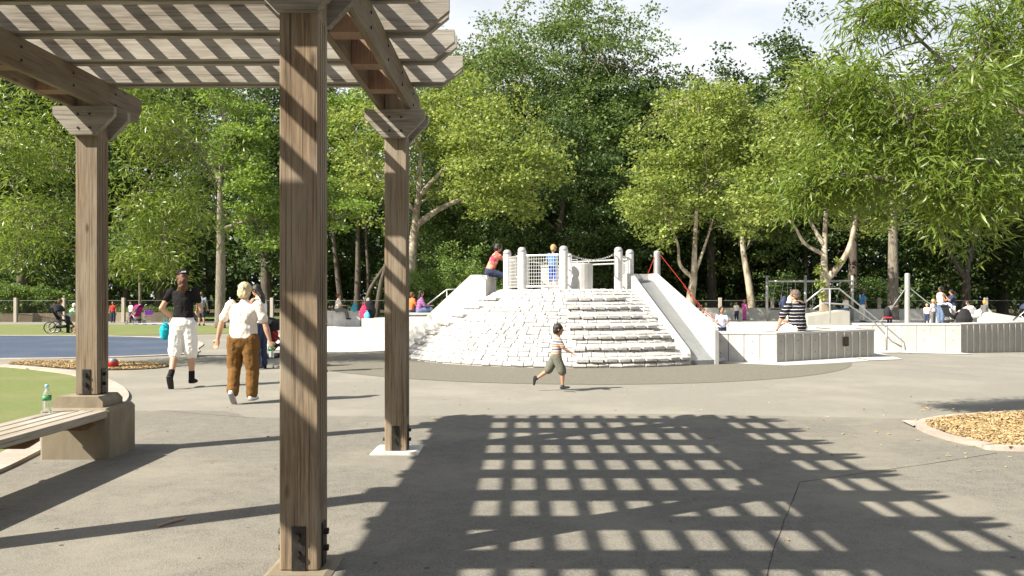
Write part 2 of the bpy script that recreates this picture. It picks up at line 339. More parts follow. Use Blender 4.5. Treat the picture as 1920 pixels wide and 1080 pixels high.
# inner play lawn on the left, edged by a pale kerb that bends round behind the pedestal
kl = spline([(-4.02, 3.2), (-4.03, 4.8), (-4.06, 6.4), (-4.30, 7.7), (-4.72, 9.6), (-5.5, 11.9), (-7.1, 14.4), (-8.6, 15.9), (-10.9, 17.3), (-15, 18.4), (-22, 18.9), (-34, 19)], 6)
sheet('turf_lawn', [(p.x-.12, p.y-.05) for p in kl]+[(-34, 3.2)], .012, TURF)
tag(ribbon(kl, .3, -.05, .085, 1).build('lawn_kerb', KERB), 'pale curved kerb edging the near green turf lawn behind the bench', 'kerb')
# wood chip bed of the oak, then the blue rubber play surface
bed = spline([(-10.6, 17.45), (-9.4, 16.75), (-8.2, 16.1), (-7.3, 16.2), (-7.0, 16.9), (-7.8, 17.7), (-9.4, 18.1), (-10.5, 18.0)], 6, True)
sheet('mulch_bed', bed, .02, MULCH)
blu = spline([(-30, 19.3), (-19, 19.1), (-13, 19.0), (-10, 19.4), (-8.3, 20.7), (-8.9, 22.8), (-9.8, 25.5), (-11.6, 28.4), (-15, 30.3), (-22, 30.8), (-32, 30.8)], 6)
sheet('blue_rubber_surface', blu, .010, BLUE)
tag(ribbon(blu, .26, -.05, .075, -1).build('blue_surface_kerb', KERB), 'flush pale kerb round the blue rubber surface', 'kerb')
gr = spline([(-40, 31.2), (-22, 31.3), (-14.6, 30.9), (-11.4, 32.6), (-11.6, 36), (-14, 41), (-20, 43.5), (-40, 44)], 6)
sheet('far_turf', gr, .012, TURF)
# the mound's rubber ring and the pale plaza round it
MC = Vector((1.4, 20.6, 0))
sheet('rubber_ring', [(MC.x+6.4*math.cos(a), MC.y+7.2*math.sin(a)) for a in [2*PI*i/72 for i in range(72)]], .005, RING)
sheet('pale_plaza', spline([(-8.6, 25.5), (-6.6, 22.4), (-4.6, 21.2), (-3, 22), (1, 25), (6, 26), (6, 46), (-8, 46), (-9.4, 40), (-9, 32)], 5, True), .016, PLAZA)
# worn pale strip of concrete along the terrace wall
sheet('concrete_apron', [(4.35, 18.0), (5.65, 17.15), (6.9, 17.75), (7.98, 18.45), (7.98, 20.2), (5.7, 18.5), (4.6, 19.8)], .009, PLAZA)
sheet('concrete_apron', [(8.02, 18.5), (9.1, 19.3), (9.7, 21.9), (12.6, 22.6), (12.6, 23.6), (9.0, 23.6), (8.02, 20.2)], .012, PLAZA)

# joints and cracks in the asphalt
def crack(pts, w, label):
    P = spline(pts, 6); bb = MB(); V = []; rr = random.Random(len(pts)*31+int(pts[0][0]*10))
    for i, p in enumerate(P):
        t = (P[min(i+1, len(P)-1)]-P[max(i-1, 0)]).normalized(); n = Vector((-t.y, t.x, 0)); ww = w*rr.uniform(.5, 1.1); j = n*rr.uniform(-.003, .003)
        for s_ in (-1, 1): q = p+j+n*s_*ww; V.append((q.x, q.y, g(q.x, q.y)+.006))
    bb.add(V, [(2*i, 2*i+1, 2*i+3, 2*i+2) for i in range(len(P)-1)])
    return tag(bb.build('asphalt_crack', TAR), kind='structure')
jn = [G(-900, 800), G(300, 770), G(480, 784), G(620, 781), G(740, 782), G(960, 778), G(1300, 778), G(1700, 786), G(1850, 782), (7.9, 9.8)]
sheet('near_asphalt', [tuple(p)[:2] for p in spline(jn, 6)]+[(7.9, -9.5), (-12, -9.5)], .004, ASPH2)
TAR = mat('crack_filler', (.03, .028, .025), .9)
crack([G(1430, 1110), G(1455, 1020), G(1478, 960), G(1500, 905)], .003, 'a')
crack([G(1500, 905), G(1640, 885), G(1760, 868), G(1870, 850)], .004, 'b')
crack([G(740, 782), G(960, 778), G(1300, 778), G(1700, 786)], .004, 'c')
crack([G(300, 770), G(480, 784), G(620, 781), G(740, 782)], .005, 'd')
crack([G(1650, 690), G(1760, 698), G(1930, 716)], .006, 'e')
# right hand chip bed
rb_out = spline([G(1716, 800), G(1760, 787), G(1850, 780), (7.2, 10.3), (8.6, 9.6), (8.9, 8.4), (7.6, 7.3), G(1930, 848), G(1830, 838), G(1755, 820)], 6, True)
tag(ribbon(rb_out+rb_out[:1], .10, -.05, .098, -1).build('bed_kerb', KERB), 'pale rounded kerb of the wood chip bed at the right edge', 'kerb')
sheet('mulch_bed', rb_out, .022, MULCH)
sheet('concrete_nose', [G(1690, 792), G(1716, 791), G(1722, 799), G(1712, 803)], .024, KERB)
def inside(p, poly):
    c = False; n = len(poly)
    for i in range(n):
        a, b_ = poly[i], poly[i-1]
        if (a[1] > p[1]) != (b_[1] > p[1]) and p[0] < (b_[0]-a[0])*(p[1]-a[1])/(b_[1]-a[1])+a[0]: c = not c
    return c
def chips(name, poly, n, z, size, m, label):
    xs = [p[0] for p in poly]; ys = [p[1] for p in poly]; bb = MB(); k = 0
    while k < n:
        x, y = rng.uniform(min(xs)-.06, max(xs)+.06), rng.uniform(min(ys)-.06, max(ys)+.06)
        if not inside((x, y), poly) and rng.random() > .006: continue
        k += 1; M = Matrix.Translation((x, y, g(x, y)+z+rng.uniform(0, .03))) @ Matrix.Rotation(rng.uniform(0, 6.28), 4, 'Z') @ Matrix.Rotation(rng.gauss(0, .4), 4, 'X') @ Matrix.Rotation(rng.gauss(0, .35), 4, 'Y')
        l, w = size*rng.uniform(.3, 1.6), size*rng.uniform(.12, .5); bb.box(-l/2, l/2, -w/2, w/2, -.004, .004, M)
    return tag(bb.build(name, m), label, 'wood chips', kind='stuff')
def island_mat(name, cols):
    m = bpy.data.materials.new(name); m.use_nodes = True; N, L = m.node_tree.nodes, m.node_tree.links
    ge = N.new('ShaderNodeNewGeometry'); r = N.new('ShaderNodeValToRGB'); e = r.color_ramp.elements
    e[0].color = (*cols[0], 1); e[1].color = (*cols[-1], 1)
    for i, c in enumerate(cols[1:-1]): q = e.new((i+1)/(len(cols)-1)); q.color = (*c, 1)
    L.new(ge.outputs['Random Per Island'], r.inputs[0]); L.new(r.outputs[0], N['Principled BSDF'].inputs['Base Color']); N['Principled BSDF'].inputs['Roughness'].default_value = .85
    return m
CHIP = island_mat('wood_chip', [(.11, .07, .035), (.46, .33, .16), (.30, .20, .09), (.40, .30, .15), (.22, .15, .08), (.58, .46, .27)])
rb_in = [(p.x*.955+6.6*.045, p.y*.955+9.0*.045) for p in rb_out]
chips('wood_chips', rb_in, 13000, .028, .038, CHIP, 'golden wood chips filling the kerbed bed at the right edge')
chips('wood_chips', [(p.x, p.y) for p in bed], 4200, .02, .045, CHIP, 'tan wood chips in the tree bed beside the red ball')
# litter blown over the asphalt
bb = MB()
for i in range(170):
    if i < 90: x, y = rng.gauss(5.2, 1.1), rng.gauss(7.6, .9)
    else: x, y = rng.uniform(-4, 6), rng.uniform(4.2, 16)
    M = Matrix.Translation((x, y, g(x, y)+.012)) @ Matrix.Rotation(rng.uniform(0, 6.28), 4, 'Z') @ Matrix.Rotation(rng.gauss(0, .25), 4, 'X')
    l = rng.uniform(.008, .026 if i < 90 else .015); bb.box(-l, l, -l*.35, l*.35, -.0025, .0025, M)
tag(bb.build('leaf_litter', CHIP), 'scattered dry leaf bits on the asphalt', 'litter', kind='stuff')
bb = MB()      # old gum and oil spots trodden into the yard
for i in range(130):
    x, y = rng.uniform(-5, 6.5), 4.0+rng.random()**1.5*13; r_ = rng.uniform(.006, .017); k_ = rng.uniform(.6, 1.4)
    bb.add([(x+r_*math.cos(t_*PI/4)*rng.uniform(.75, 1.2), y+r_*k_*math.sin(t_*PI/4)*rng.uniform(.75, 1.2), g(x, y)+.0055) for t_ in range(8)], [tuple(range(8))])
tag(bb.build('gum_spots', mat('old_gum', (.08, .076, .068), .8)), 'small dark gum and oil spots on the asphalt', 'spots', kind='stuff')
p0, p1 = G(295, 990), G(345, 976)
tag(MB().tube([(p0[0], p0[1], .012), ((p0[0]+p1[0])/2, (p0[1]+p1[1])/2+.01, .014), (p1[0], p1[1], .012)], .008, 6).build('fallen_twig', mat('twig', (.42, .28, .2), .8)), 'short pale stick lying on the asphalt left of the front post', 'twig')

# ================================================================ THE PERGOLA
PX, PY = -1.05, 7.575
perg = thing('pergola', 'weathered timber pergola with double rafters and square posts in the foreground', 'pergola', (PX, PY, 0), R(-.45))
ZB, ZT, ZR = 3.09, 3.33, 3.565
def trapezoid(y0, y1, x):
    return MB().prism([(x-.27, ZB), (x+.27, ZB), (x+.27, ZB-.075), (x+.105, ZB-.25), (x-.105, ZB-.25), (x-.27, ZB-.075)], 'y', y0, y1)
def bolt(c, ax, par, r=.012, l=.012):
    q = {'x': Vector((l, 0, 0)), 'y': Vector((0, l, 0))}[ax]; c = Vector(c)
    b1 = MB().tube([c-q, c+q], r, 6); return b1.build('bolt', RUST, par)
rows = {0.0: [0, -3.29, -6.5, -9.7], -2.72: [-.15, -3.37, -6.59, -9.81]}
for x, ys in rows.items():
    for y in ys:
        base = .022 if x == 0 else .545
        M = Matrix.Translation((x, y, 0)); pm = MB().cbox(-.099, .099, -.099, .099, base, ZT-.03, .007, M)
        if y > -4:      # shallow saw kerfs down the middle of the side faces of a built-up post
            for k in (-.05, .0, .045): pm.cbox(.0992, .1022, k-.012, k+.012, base+.3, ZB-.27, .001, M)
        post = pm.build('post', WOODZ, perg)
        for s_ in (-1, 1):
            gs = trapezoid(y+s_*.1295-.03, y+s_*.1295+.03, x).build('gusset', WOODX, perg)
            for dx in (-.045, .06):
                for dz in (-.07, -.19): bolt((x+dx, y+s_*.1615, ZB+dz), 'y', gs, .010, .006)
            pl = MB().cbox(x-.036, x+.036, y+s_*.1030-.0038, y+s_*.1030+.004, base, base+.225, .002).build('base_plate', DARKM, perg)
            for dz in (.09, .175): bolt((x-.004, y+s_*.113, base+dz), 'y', pl, .017, .013)
            pl = MB().cbox(x+s_*.1035-.004, x+s_*.1035+.004, y-.036, y+.036, base, base+.225, .002).build('base_plate', DARKM, perg)
            for dz in (.09, .175): bolt((x+s_*.115, y, base+dz), 'x', pl, .017, .013)
        if x == 0:
            pd = MB(); fh = .215 if y == 0 else .17; pd.prism([(-fh, -.03), (fh, -.03), (fh, .008), (fh-.03, .022), (-fh+.03, .022), (-fh, .008)], 'y', -fh, fh, M)
            pd.build('footing', mat('footing_concrete', (.52, .5, .45), .85, (.63, .61, .56), 12, bump=.3, bscale=60) if y == 0 else PED, perg)
    for s_ in (-1, 1):       # pair of long beam boards hugging the post tops
        bm_ = MB(); X0 = x+s_*.1245
        bm_.prism([(.50, ZT), (.50, ZB+.13), (.40, ZB), (-11.4, ZB), (-11.4, ZT)], 'x', X0-.024, X0+.024)
        be = bm_.build('beam', WOODY, perg)
        for k in range(15):
            for dz in (.07, .17): bolt((X0+s_*.026, -.02-.72*k, ZB+dz), 'x', be, .011, .006)
for k in range(15):
    yc = -.07-.72*k
    for x in (0, -2.72):
        if min(abs(yc-y) for y in rows[x]) > .22: MB().box(x-.099, x+.099, yc-.075, yc+.075, ZB+.002, ZT-.003).build('spacer_block', wood('timber_block', 'z', (.29, .17, .11), (.15, .085, .055), (.27, .18, .125)), perg)
    for s_ in (-1, 1):
        ym = yc+s_*.07; jx = rng.uniform(-.012, .012); lx = -3.30+jx; rx = .60+jx; T = .095
        poly = [(lx, ZR), (rx, ZR), (rx, ZR-T), (rx-.17, ZT+.002), (lx+.17, ZT+.002), (lx, ZR-T)]
        MB().prism(poly, 'y', ym-.03, ym+.03).build('rafter', WOODX, perg)
for k in range(14):
    x = .28-.258*k
    MB().cbox(x-.0225, x+.0225, -11.2, .22, ZR+.001, ZR+.074, .003).build('slat', WOODY, perg)

# pedestal and bench
ped = thing('concrete_pedestal', 'brown concrete pedestal carrying the left pergola post and the bench end', 'pedestal', (-3.79, 7.40, 0))
MB().cbox(-.30, .30, -.24, .30, -.05, .445, .03).build('block', PED, ped)
MB().prism([(-.22, .446), (.22, .446), (.22, .495), (.175, .54), (-.175, .54), (-.22, .495)], 'y', -.17, .2).build('cap', PED, ped)
ped2 = thing('concrete_pedestal', 'near brown concrete pedestal at the other bench end, left of the picture', 'pedestal', (-3.84, 4.2, 0))
MB().cbox(-.30, .30, -.24, .30, -.05, .445, .03).build('block', PED, ped2)
MB().prism([(-.22, .446), (.22, .446), (.22, .495), (.175, .54), (-.175, .54), (-.22, .495)], 'y', -.2, .2).build('cap', PED, ped2)
bench = thing('bench', 'weathered timber slat bench fixed to the concrete pedestal at the left edge', 'bench', (-3.72, 5.8, 0))
for i in range(4):
    x0 = -.235+i*.1205; MB().cbox(x0, x0+.108, -1.34, 1.345, .368, .432, .006).build('slat', WOODB, bench)
for y in (1.20, .35, -.9):
    MB().prism([(-.22, .366), (.2, .366), (.2, .335), (.12, .285), (-.14, .285), (-.22, .335)], 'y', y-.03, y+.03).build('bracket', mat('rusty_bracket', (.10, .055, .03), .8, (.17, .09, .05), 20), bench)

# ================================================================ THE STONE MOUND
RB, RT, ZP = 4.12, 1.72, 1.57
mound = thing('stone_mound', 'pale conical climbing mound of granite blocks with stone steps', 'play mound', tuple(MC))
def prof(t): return (RB+(RT-RB)*t+.10*math.sin(PI*t), ZP*t+.05*math.sin(PI*t))       # slightly domed cone
pr = [(RB+.02, -.1)]+[(prof(i/16)[0]-.022, prof(i/16)[1]-.018) for i in range(17)]+[(RT-.1, ZP+.005), (.05, ZP+.02)]
MB().lathe(pr, 72).build('mortar_core', MORTAR, mound, True)
tag(MB().lathe([(RT-.12, ZP-.05), (RT-.12, ZP+.028), (.05, ZP+.04)], 48).build('platform_floor', PLAZA, mound), None)
def block_mesh(i, sx, sy, sz):
    r_ = random.Random(i); mb = MB().cbox(-sx/2, sx/2, -sy/2, sy/2, -sz/2, sz/2, .016)
    mb.v = [(x+r_.gauss(0, .004), y+r_.gauss(0, .004), z+r_.gauss(0, .004)) for x, y, z in mb.v]
    return mb
BV = [block_mesh(i, 1, .12, .132).mesh('block', GRANITE) for i in range(6)]
SV = [block_mesh(40+i, .275, .30, .075).mesh('step_block', GRANITE) for i in range(5)]
NROW = 20; cells = []
S1 = ((3.10, 20.0), (4.00, 17.35)); S2 = ((MC.x-2.30*math.sin(R(109)), MC.y-2.30*math.cos(R(109))), (MC.x-4.45*math.sin(R(109)), MC.y-4.45*math.cos(R(109))))   # tops and feet of the two slides
def on_slide(x, y):
    for a_, b_ in (S1, S2):
        a_, b_ = Vector(a_), Vector(b_); d_ = (b_-a_).normalized(); q = Vector((x, y))-a_; t_ = q.dot(d_)
        if -.3 < t_ < (b_-a_).length+.1 and abs(q.dot(Vector((-d_.y, d_.x)))) < .33: return True
    return False
for r_ in range(NROW):
    t = (r_+.5)/NROW; rad, z = prof(t); n = int(2*PI*rad/.235); off = rng.random()
    rad2, z2 = prof(t+.02); tilt = math.atan2(z2-z, rad-rad2)
    a = -R(110)
    while a < R(118):
        wd = rng.uniform(.17, .30); da = wd/rad; am = a+da/2; a += da
        if on_slide(MC.x+math.sin(am)*rad, MC.y-math.cos(am)*rad): continue
        cells.append((rad, z, am, wd-.014, tilt, t))
vis = lambda c: (math.cos(c[2])*1.0+.15*math.sin(c[2]))
order = sorted(range(len(cells)), key=lambda i: -vis(cells[i])+.25*cells[i][5])
single = set(order[:200]); rest = MB()
def place(c):
    rad, z, am, wd, tilt, t = c
    d = Vector((math.sin(am), -math.cos(am), 0))
    pos = d*(rad-.058+rng.uniform(-.006, .007))+Vector((0, 0, z+rng.uniform(-.005, .005)))
    M = Matrix.Rotation(am, 4, 'Z') @ Matrix.Rotation(-(PI/2-tilt)+rng.gauss(0, .03), 4, 'X') @ Matrix.Rotation(rng.gauss(0, .02), 4, 'Y')
    return pos, M
for i, c in enumerate(cells):
    pos, M = place(c); sc_ = (c[3], 1, rng.uniform(.93, 1.0))
    if i in single: put('block', BV[i % 6], mound, pos, M.to_euler(), sc_)
    else:
        mb = block_mesh(i+900, c[3], .12, .13); MM = Matrix.Translation(pos) @ M
        rest.add([MM @ Vector(v) for v in mb.v], mb.f)
tag(rest.build('block_courses', GRANITE, mound), kind='stuff')
for s_, a0, a1, w0, w1 in ((0, R(-3), R(31), 1.0, 1.0), (1, R(-88), R(-60), 1, 1)):
    for k in range(7):
        t = .055+.128*k; rad, z = prof(t)
        lo, hi = a0, a1-(R(0) if s_ else R(3)*0)
        if s_ == 0: lo = R(-2)+R(1.0)*k*-.6; hi = R(31)-R(.3)*k
        else: lo = R(-88)+R(1.5)*k*0; hi = lo+1.15/rad
        a = lo
        while a < hi:
            da = .285/rad; am = a+da/2; a += da
            d = Vector((math.sin(am), -math.cos(am), 0))
            put('step_block', SV[rng.randrange(5)], mound, d*(rad-.068+rng.uniform(-.012, .015))+Vector((0, 0, z+.058)), (rng.gauss(0, .03), rng.gauss(0, .02), am+rng.gauss(0, .03)), (rng.uniform(.88, 1), 1, rng.uniform(.9, 1.1)))

# concrete slides set into the mound
def slide(p0, p1, label, far_end=.32):
    o = thing('concrete_slide', label, 'slide', tuple(MC), 0, 'concrete slides of the stone mound')
    p0, p1 = Vector((*p0, 0)), Vector((*p1, 0)); u0, u1 = 0.0, (p1-p0).length
    M = Matrix.Translation(p0-MC) @ Matrix.Rotation(math.atan2(p1.y-p0.y, p1.x-p0.x), 4, 'Z')    # local x runs down the slide
    zt, ze = 1.99, .32
    for s_ in (-1, 1):
        wl_ = MB(); y0, y1 = (.29, .38) if s_ > 0 else (-.38, -.29)
        wl_.prism([(u0, zt), (u0+.16, zt), (u1-.04, far_end if s_ > 0 else ze), (u1, (far_end if s_ > 0 else ze)-.08), (u1, -.08), (u0-.25, -.08), (u0-.25, zt-.14), (u0-.13, zt)], 'y', y0, y1, M).build('side_wall', CONC, o)
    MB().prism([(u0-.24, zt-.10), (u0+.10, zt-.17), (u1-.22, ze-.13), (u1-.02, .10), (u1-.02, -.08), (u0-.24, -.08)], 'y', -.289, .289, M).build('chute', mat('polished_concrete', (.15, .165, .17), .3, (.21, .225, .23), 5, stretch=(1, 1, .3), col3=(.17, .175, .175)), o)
    MB().prism([(u0-.25, zt-.02), (u0-.13, zt-.003), (u0-.13, .2), (u0-.25, .2)], 'y', -.2885, .2885, M).build('end_wall', CONC, o)
    return o
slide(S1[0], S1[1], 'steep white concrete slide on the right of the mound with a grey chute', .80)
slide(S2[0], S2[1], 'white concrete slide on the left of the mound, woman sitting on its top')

# posts, rails, mesh panels and chains round the platform
rail = thing('platform_railing', 'ring of white dome capped posts with mesh panels and chains on the mound top', 'railing', (MC.x, MC.y, ZP))
PA = [R(a) for a in (-92, -50, -8, 47, 88, 176, -134)]
def ppos(a, r=1.52): return Vector((r*math.sin(a), -r*math.cos(a), 0))
for i, a in enumerate(PA):
    c = ppos(a); po = MB().lathe([(.098, -.02), (.098, .93), (.094, .945)], 18, c).build('post', WPOST, rail, False)
    MB().lathe([(.100, .925), (.101, .955), (.092, .99), (.068, 1.022), (.034, 1.036), (.004, 1.04)], 18, c).build('dome_cap', mat('dome_steel', (.42, .42, .42), .5, metal=.3), po, True)
def panel(i, j, gx=.062, gz=.075):
    a, b_ = ppos(PA[i]), ppos(PA[j]); d = (b_-a).normalized(); a = a+d*.13; b_ = b_-d*.13; L_ = (b_-a).length
    fr = MB(); 
    for z in (.1, .83): fr.tube([a+Vector((0, 0, z)), b_+Vector((0, 0, z))], .024, 8)
    for q in (a+d*.03, b_-d*.03): fr.tube([q+Vector((0, 0, .1)), q+Vector((0, 0, .83))], .016, 6)
    f_ = fr.build('panel_frame', STEEL, rail); w = MB()
    n = int(L_/gx)
    for k in range(1, n): q = a+d*L_*k/n; w.tube([q+Vector((0, 0, .1)), q+Vector((0, 0, .83))], .0052, 4)
    m_ = int(.73/gz)
    for k in range(1, m_): z = .1+.73*k/m_; w.tube([a+Vector((0, 0, z)), b_+Vector((0, 0, z))], .0052, 4)
    tag(w.build('wire_mesh', mat('bright_wire', (.62, .62, .6), .5, metal=.2), f_), kind='stuff')
panel(1, 2); panel(0, 1); panel(3, 4)
LINK = MB().tube([(.026*math.cos(t)+(.016 if math.cos(t) > 0 else -.016), 0, .016*math.sin(t)) for t in [2*PI*k/10 for k in range(11)]], .0058, 5, False).mesh('link', STEEL)
def chain(i, j, z=.86, sag=.14):
    a, b_ = ppos(PA[i]), ppos(PA[j]); d = (b_-a).normalized(); a = a+d*.12; b_ = b_-d*.12; L_ = (b_-a).length; n = int(L_/.055); pr_ = None
    c_ = bpy.data.objects.new('chain', None); C.objects.link(c_); c_.parent = rail
    for k in range(n):
        u = (k+.5)/n; p = a.lerp(b_, u)+Vector((0, 0, z-sag*4*u*(1-u))); sl = math.atan(sag*4*(1-2*u)/L_)
        put('link', LINK, c_, p, (PI/2*(k % 2), sl, math.atan2(d.y, d.x)))
chain(2, 3); chain(0, 1, .84, .10); chain(3, 4, .84, .12); chain(6, 0); chain(5, 6)
for z in (.70, .79):
    MB().tube([ppos(PA[5])+Vector((0, 0, z)), ppos(PA[4])+Vector((0, 0, z))], .02, 8).build('rail', STEEL, rail)
for i, sd_ in ((0, -1), (1, -1), (2, 1), (3, -1), (4, 1)):      # bent grab bars beside the posts
    a = PA[i]; tn = Vector((math.cos(a), math.sin(a), 0))*sd_; c = ppos(a)-Vector((math.sin(a), -math.cos(a), 0))*-.03
    P = [c+tn*.10+Vector((0, 0, .80)), c+tn*.15+Vector((0, 0, .83)), c+tn*.185+Vector((0, 0, .78)), c+tn*.185+Vector((0, 0, .40)), c+tn*.15+Vector((0, 0, .33)), c+tn*.10+Vector((0, 0, .30))]
    MB().tube(spline([tuple(p) for p in P], 4), .015, 7).build('grab_bar', POLE, rail)
drum = thing('concrete_drum', 'round pale concrete drum with steel fittings on the mound platform', 'drum', (1.66, 20.2, ZP+.03))
MB().lathe([(.31, 0), (.31, .62), (.30, .645), (.22, .65)], 24).build('drum_body', CONC, drum, False)
for dx in (-.14, .14): MB().tube([(dx-.07, 0, .63), (dx-.07, 0, .74), (dx+.07, 0, .74), (dx+.07, 0, .63)], .018, 7).build('pipe_handle', STEEL, drum)
blk = thing('concrete_block', 'low pale concrete block beside the boy in blue on the platform', 'block', (1.0, 20.5, ZP+.03))
MB().cbox(-.28, .28, -.2, .2, 0, .55, .02).build('block_body', CONC, blk); MB().cbox(-.29, .29, -.21, .21, .551, .6, .015).build('block_cap', CONC, blk)

# ================================================================ TERRACE WALLS ON THE RIGHT
b = MB(); fl = [(4.9, 19.6), (5.75, 18.3), (8.2, 19.9), (8.15, 22.7), (9.9, 23.4), (12.5, 23.4), (17.3, 26.35), (45, 43), (45, 47.4), (4.9, 47.4)]; n_ = len(fl)
b.add([(x, y, z) for z in (-1.2, .2) for x, y in fl], [tuple(range(n_, 2*n_))]+[(i, (i+1) % n_, (i+1) % n_+n_, i+n_) for i in range(n_)]); tag(b.build('terrace_floor', PLAZA), kind='structure')
def faced_wall(o, A, B, zt, ribs, m, th=.35, pitch=.31, holes=True):
    A, B = Vector((*A, 0)), Vector((*B, 0)); d = (B-A); L_ = d.length; d.normalize(); n = Vector((d.y, -d.x, 0))   # n points to the viewer
    ang = math.atan2(d.y, d.x); M = Matrix.Translation(A) @ Matrix.Rotation(ang, 4, 'Z'); org = o.location
    M = Matrix.Translation(-Vector(org)) @ M
    MB().box(0, L_, .05, th, -.8, zt-.06, M).build('wall_core', m, o)
    MB().cbox(-.01, L_+.01, -.012, th+.03, zt-.058, zt, .012, M).build('coping', CONC, o)
    k = max(1, round(L_/pitch)); w = L_/k
    for i in range(k):
        pn = MB().cbox(i*w+.006, (i+1)*w-.006, .0, .049, -.8, zt-.06, .006, M).build('panel', m, o)
        if ribs: MB().cbox(i*w-.02, i*w+.02, -.022, -.001, -.8, zt-.06, .006, M).build('rib', mat('rib_concrete', (.52, .46, .42), .8, (.60, .54, .5), 6), o)
        if holes and i % 2 == 0:
            for z in (zt-.2, zt-.47): MB().tube([M @ Vector((i*w+w*.5, -.004, z)), M @ Vector((i*w+w*.5, .01, z))], .012, 7).build('tie_hole', mat('tie_hole', (.09, .085, .08), .9), pn)
WA, WBp, WC, WD = (4.42, 18.25), (5.73, 17.98), (8.72, 19.95), (8.7, 22.6)
wall1 = thing('terrace_wall', 'board marked concrete terrace wall where the man in stripes sits', 'wall', (5.73, 17.98, 0))
faced_wall(wall1, WA, WBp, .66, False, CONC, .4, .36); faced_wall(wall1, WBp, WC, .66, True, CONC_GREY_SHADE, .4, .31); faced_wall(wall1, WC, WD, .66, False, CONC_GREY_SHADE, .4, .5, False)  # faces turned from the sun get a darker tone, their shade in the colour
pq = Vector((*WBp, 0)).lerp(Vector((*WC, 0)), .68); an = math.atan2(WC[1]-WBp[1], WC[0]-WBp[0])
plq = thing('wall_plaque', 'small dark metal plaque on the shaded terrace wall', 'plaque', (pq.x, pq.y, .39), an)
MB().cbox(-.10, .10, -.034, -.023, -.11, .11, .004).build('plate', mat('bronze', (.055, .042, .032), .45, metal=.6), plq)
for k in range(6): MB().box(-.08+.01*(k % 2), .08-.02*(k % 3), -.036, -.0345, .07-.026*k, .078-.026*k).build('text_line', mat('bronze_edge', (.16, .13, .1), .4, metal=.6), plq)
WE, WF, WG = (9.7, 23.2), (12.55, 23.2), (17.4, 26.15)
wall2 = thing('terrace_wall', 'long low concrete terrace wall at the right edge, half sunlit half ribbed', 'wall', (12.55, 23.2, 0))
faced_wall(wall2, WE, WF, .69, False, CONC, .4, .42); faced_wall(wall2, WF, WG, .69, True, CONC_GREY_SHADE, .4, .31)  # ribbed stretch coloured darker to stand in for its shade
wall3 = thing('back_wall', 'white concrete back wall of the terrace in front of the fence', 'wall', (14, 46, 0))
faced_wall(wall3, (9.5, 45.6), (16.5, 45.6), .86, False, CONC, .4, 1.1, False); faced_wall(wall3, (16.5, 45.6), (24.0, 46.4), .80, False, CONC, .4, 1.1, False)
wedge = thing('tree_planter', 'wedge shaped grey concrete planter at the foot of the forked sycamore', 'planter', (14.2, 37.6, .2))
MB().prism([(-1.1, 0), (.75, 0), (.75, .62), (.55, .66), (-1.1, .38)], 'y', -.9, 1.1).build('planter_body', CONC_GREY_SHADE, wedge)
MB().box(-1.0, .5, -.8, 1.0, .3, .40).build('planter_soil', SOIL, wedge)
for (px, d, w, h, lab) in ((1770, 40, 1.6, .55, 'low white concrete block near the two women on the terrace'), (1880, 36, 1.8, .6, 'slanted white concrete block at the far right of the terrace'), (1850, 37, .5, .75, 'rounded pale concrete bollard block on the right terrace')):
    x = (px-960)*d/FPX; o = thing('concrete_block', lab, 'block', (x, d, .2)); MB().prism([(-w/2, 0), (w/2, 0), (w/2, h*.55), (-w/2+.15, h), (-w/2, h*.9)], 'y', -.3, .3).build('block_body', CONC, o)
# metal stair rail
def hand(d, pts, r=.022): return [tuple(W(x, y, d)) for x, y in pts]
sr = thing('stair_handrail', 'bent steel double handrail descending beside the right terrace wall', 'handrail', (9.6, 22.0, 0))
for nm, P in (('top_rail', hand(22.0, [(1512, 565), (1541, 542), (1573, 541), (1660, 612), (1695, 642), (1698, 656)])), ('lower_rail', hand(22.0, [(1524, 580), (1544, 568), (1590, 571), (1640, 605), (1672, 640), (1690, 650)]))):
    MB().tube(P, .02, 8).build(nm, STEEL, sr, True, tuple(sr.location))
for (px, y0, y1) in ((1556, 541, 606), (1662, 614, 657)):
    MB().tube([W(px, y0, 22.0), W(px, y1, 22.0)], .024, 8).build('rail_post', STEEL, sr, True, tuple(sr.location))

# walls left of the mound
wl_a = thing('seat_wall', 'white concrete wall block with a grey end post behind the front post', 'wall', (-8.2, 41, 0))
faced_wall(wl_a, (-9.6, 41), (-7.5, 41), .77, False, CONC, .5, .7, False); MB().cbox(-.0+.72, 1.0, -.02, .5, -.1, .84, .02).build('end_pier', CONC_GREY_SHADE, wl_a)
wl_b = thing('seat_wall', 'bright white angled terrace block left of the mound', 'wall', (-4.9, 27, 0))
MB().prism([(0, 0), (4.6, 0), (4.6, 3), (1.4, 2.6), (0, 1.0)], 'z', -.1, .74).build('wall_block', CONC, wl_b)
wl_c = thing('seat_wall', 'low concrete ledge behind the left slide where people sit', 'wall', (-4.4, 30.4, 0))
MB().cbox(0, 5.2, 0, 1.4, -.1, .78, .02).build('wall_block', CONC_GREY_SHADE, wl_c); MB().cbox(-.05, 5.25, -.06, 1.45, .781, .85, .015).build('coping', CONC, wl_c)
hr = thing('stair_handrail', 'grey steel handrail behind the left slide of the mound', 'handrail', (-2.2, 32.4, 0))
MB().tube(hand(32.4, [(796, 575), (838, 543), (853, 542), (872, 562)]), .024, 8).build('top_rail', STEEL, hr, True, tuple(hr.location))
for x in (838, 853): MB().tube([W(x, 543, 32.4), W(x, 590, 32.4)], .022, 8).build('rail_post', STEEL, hr, True, tuple(hr.location))
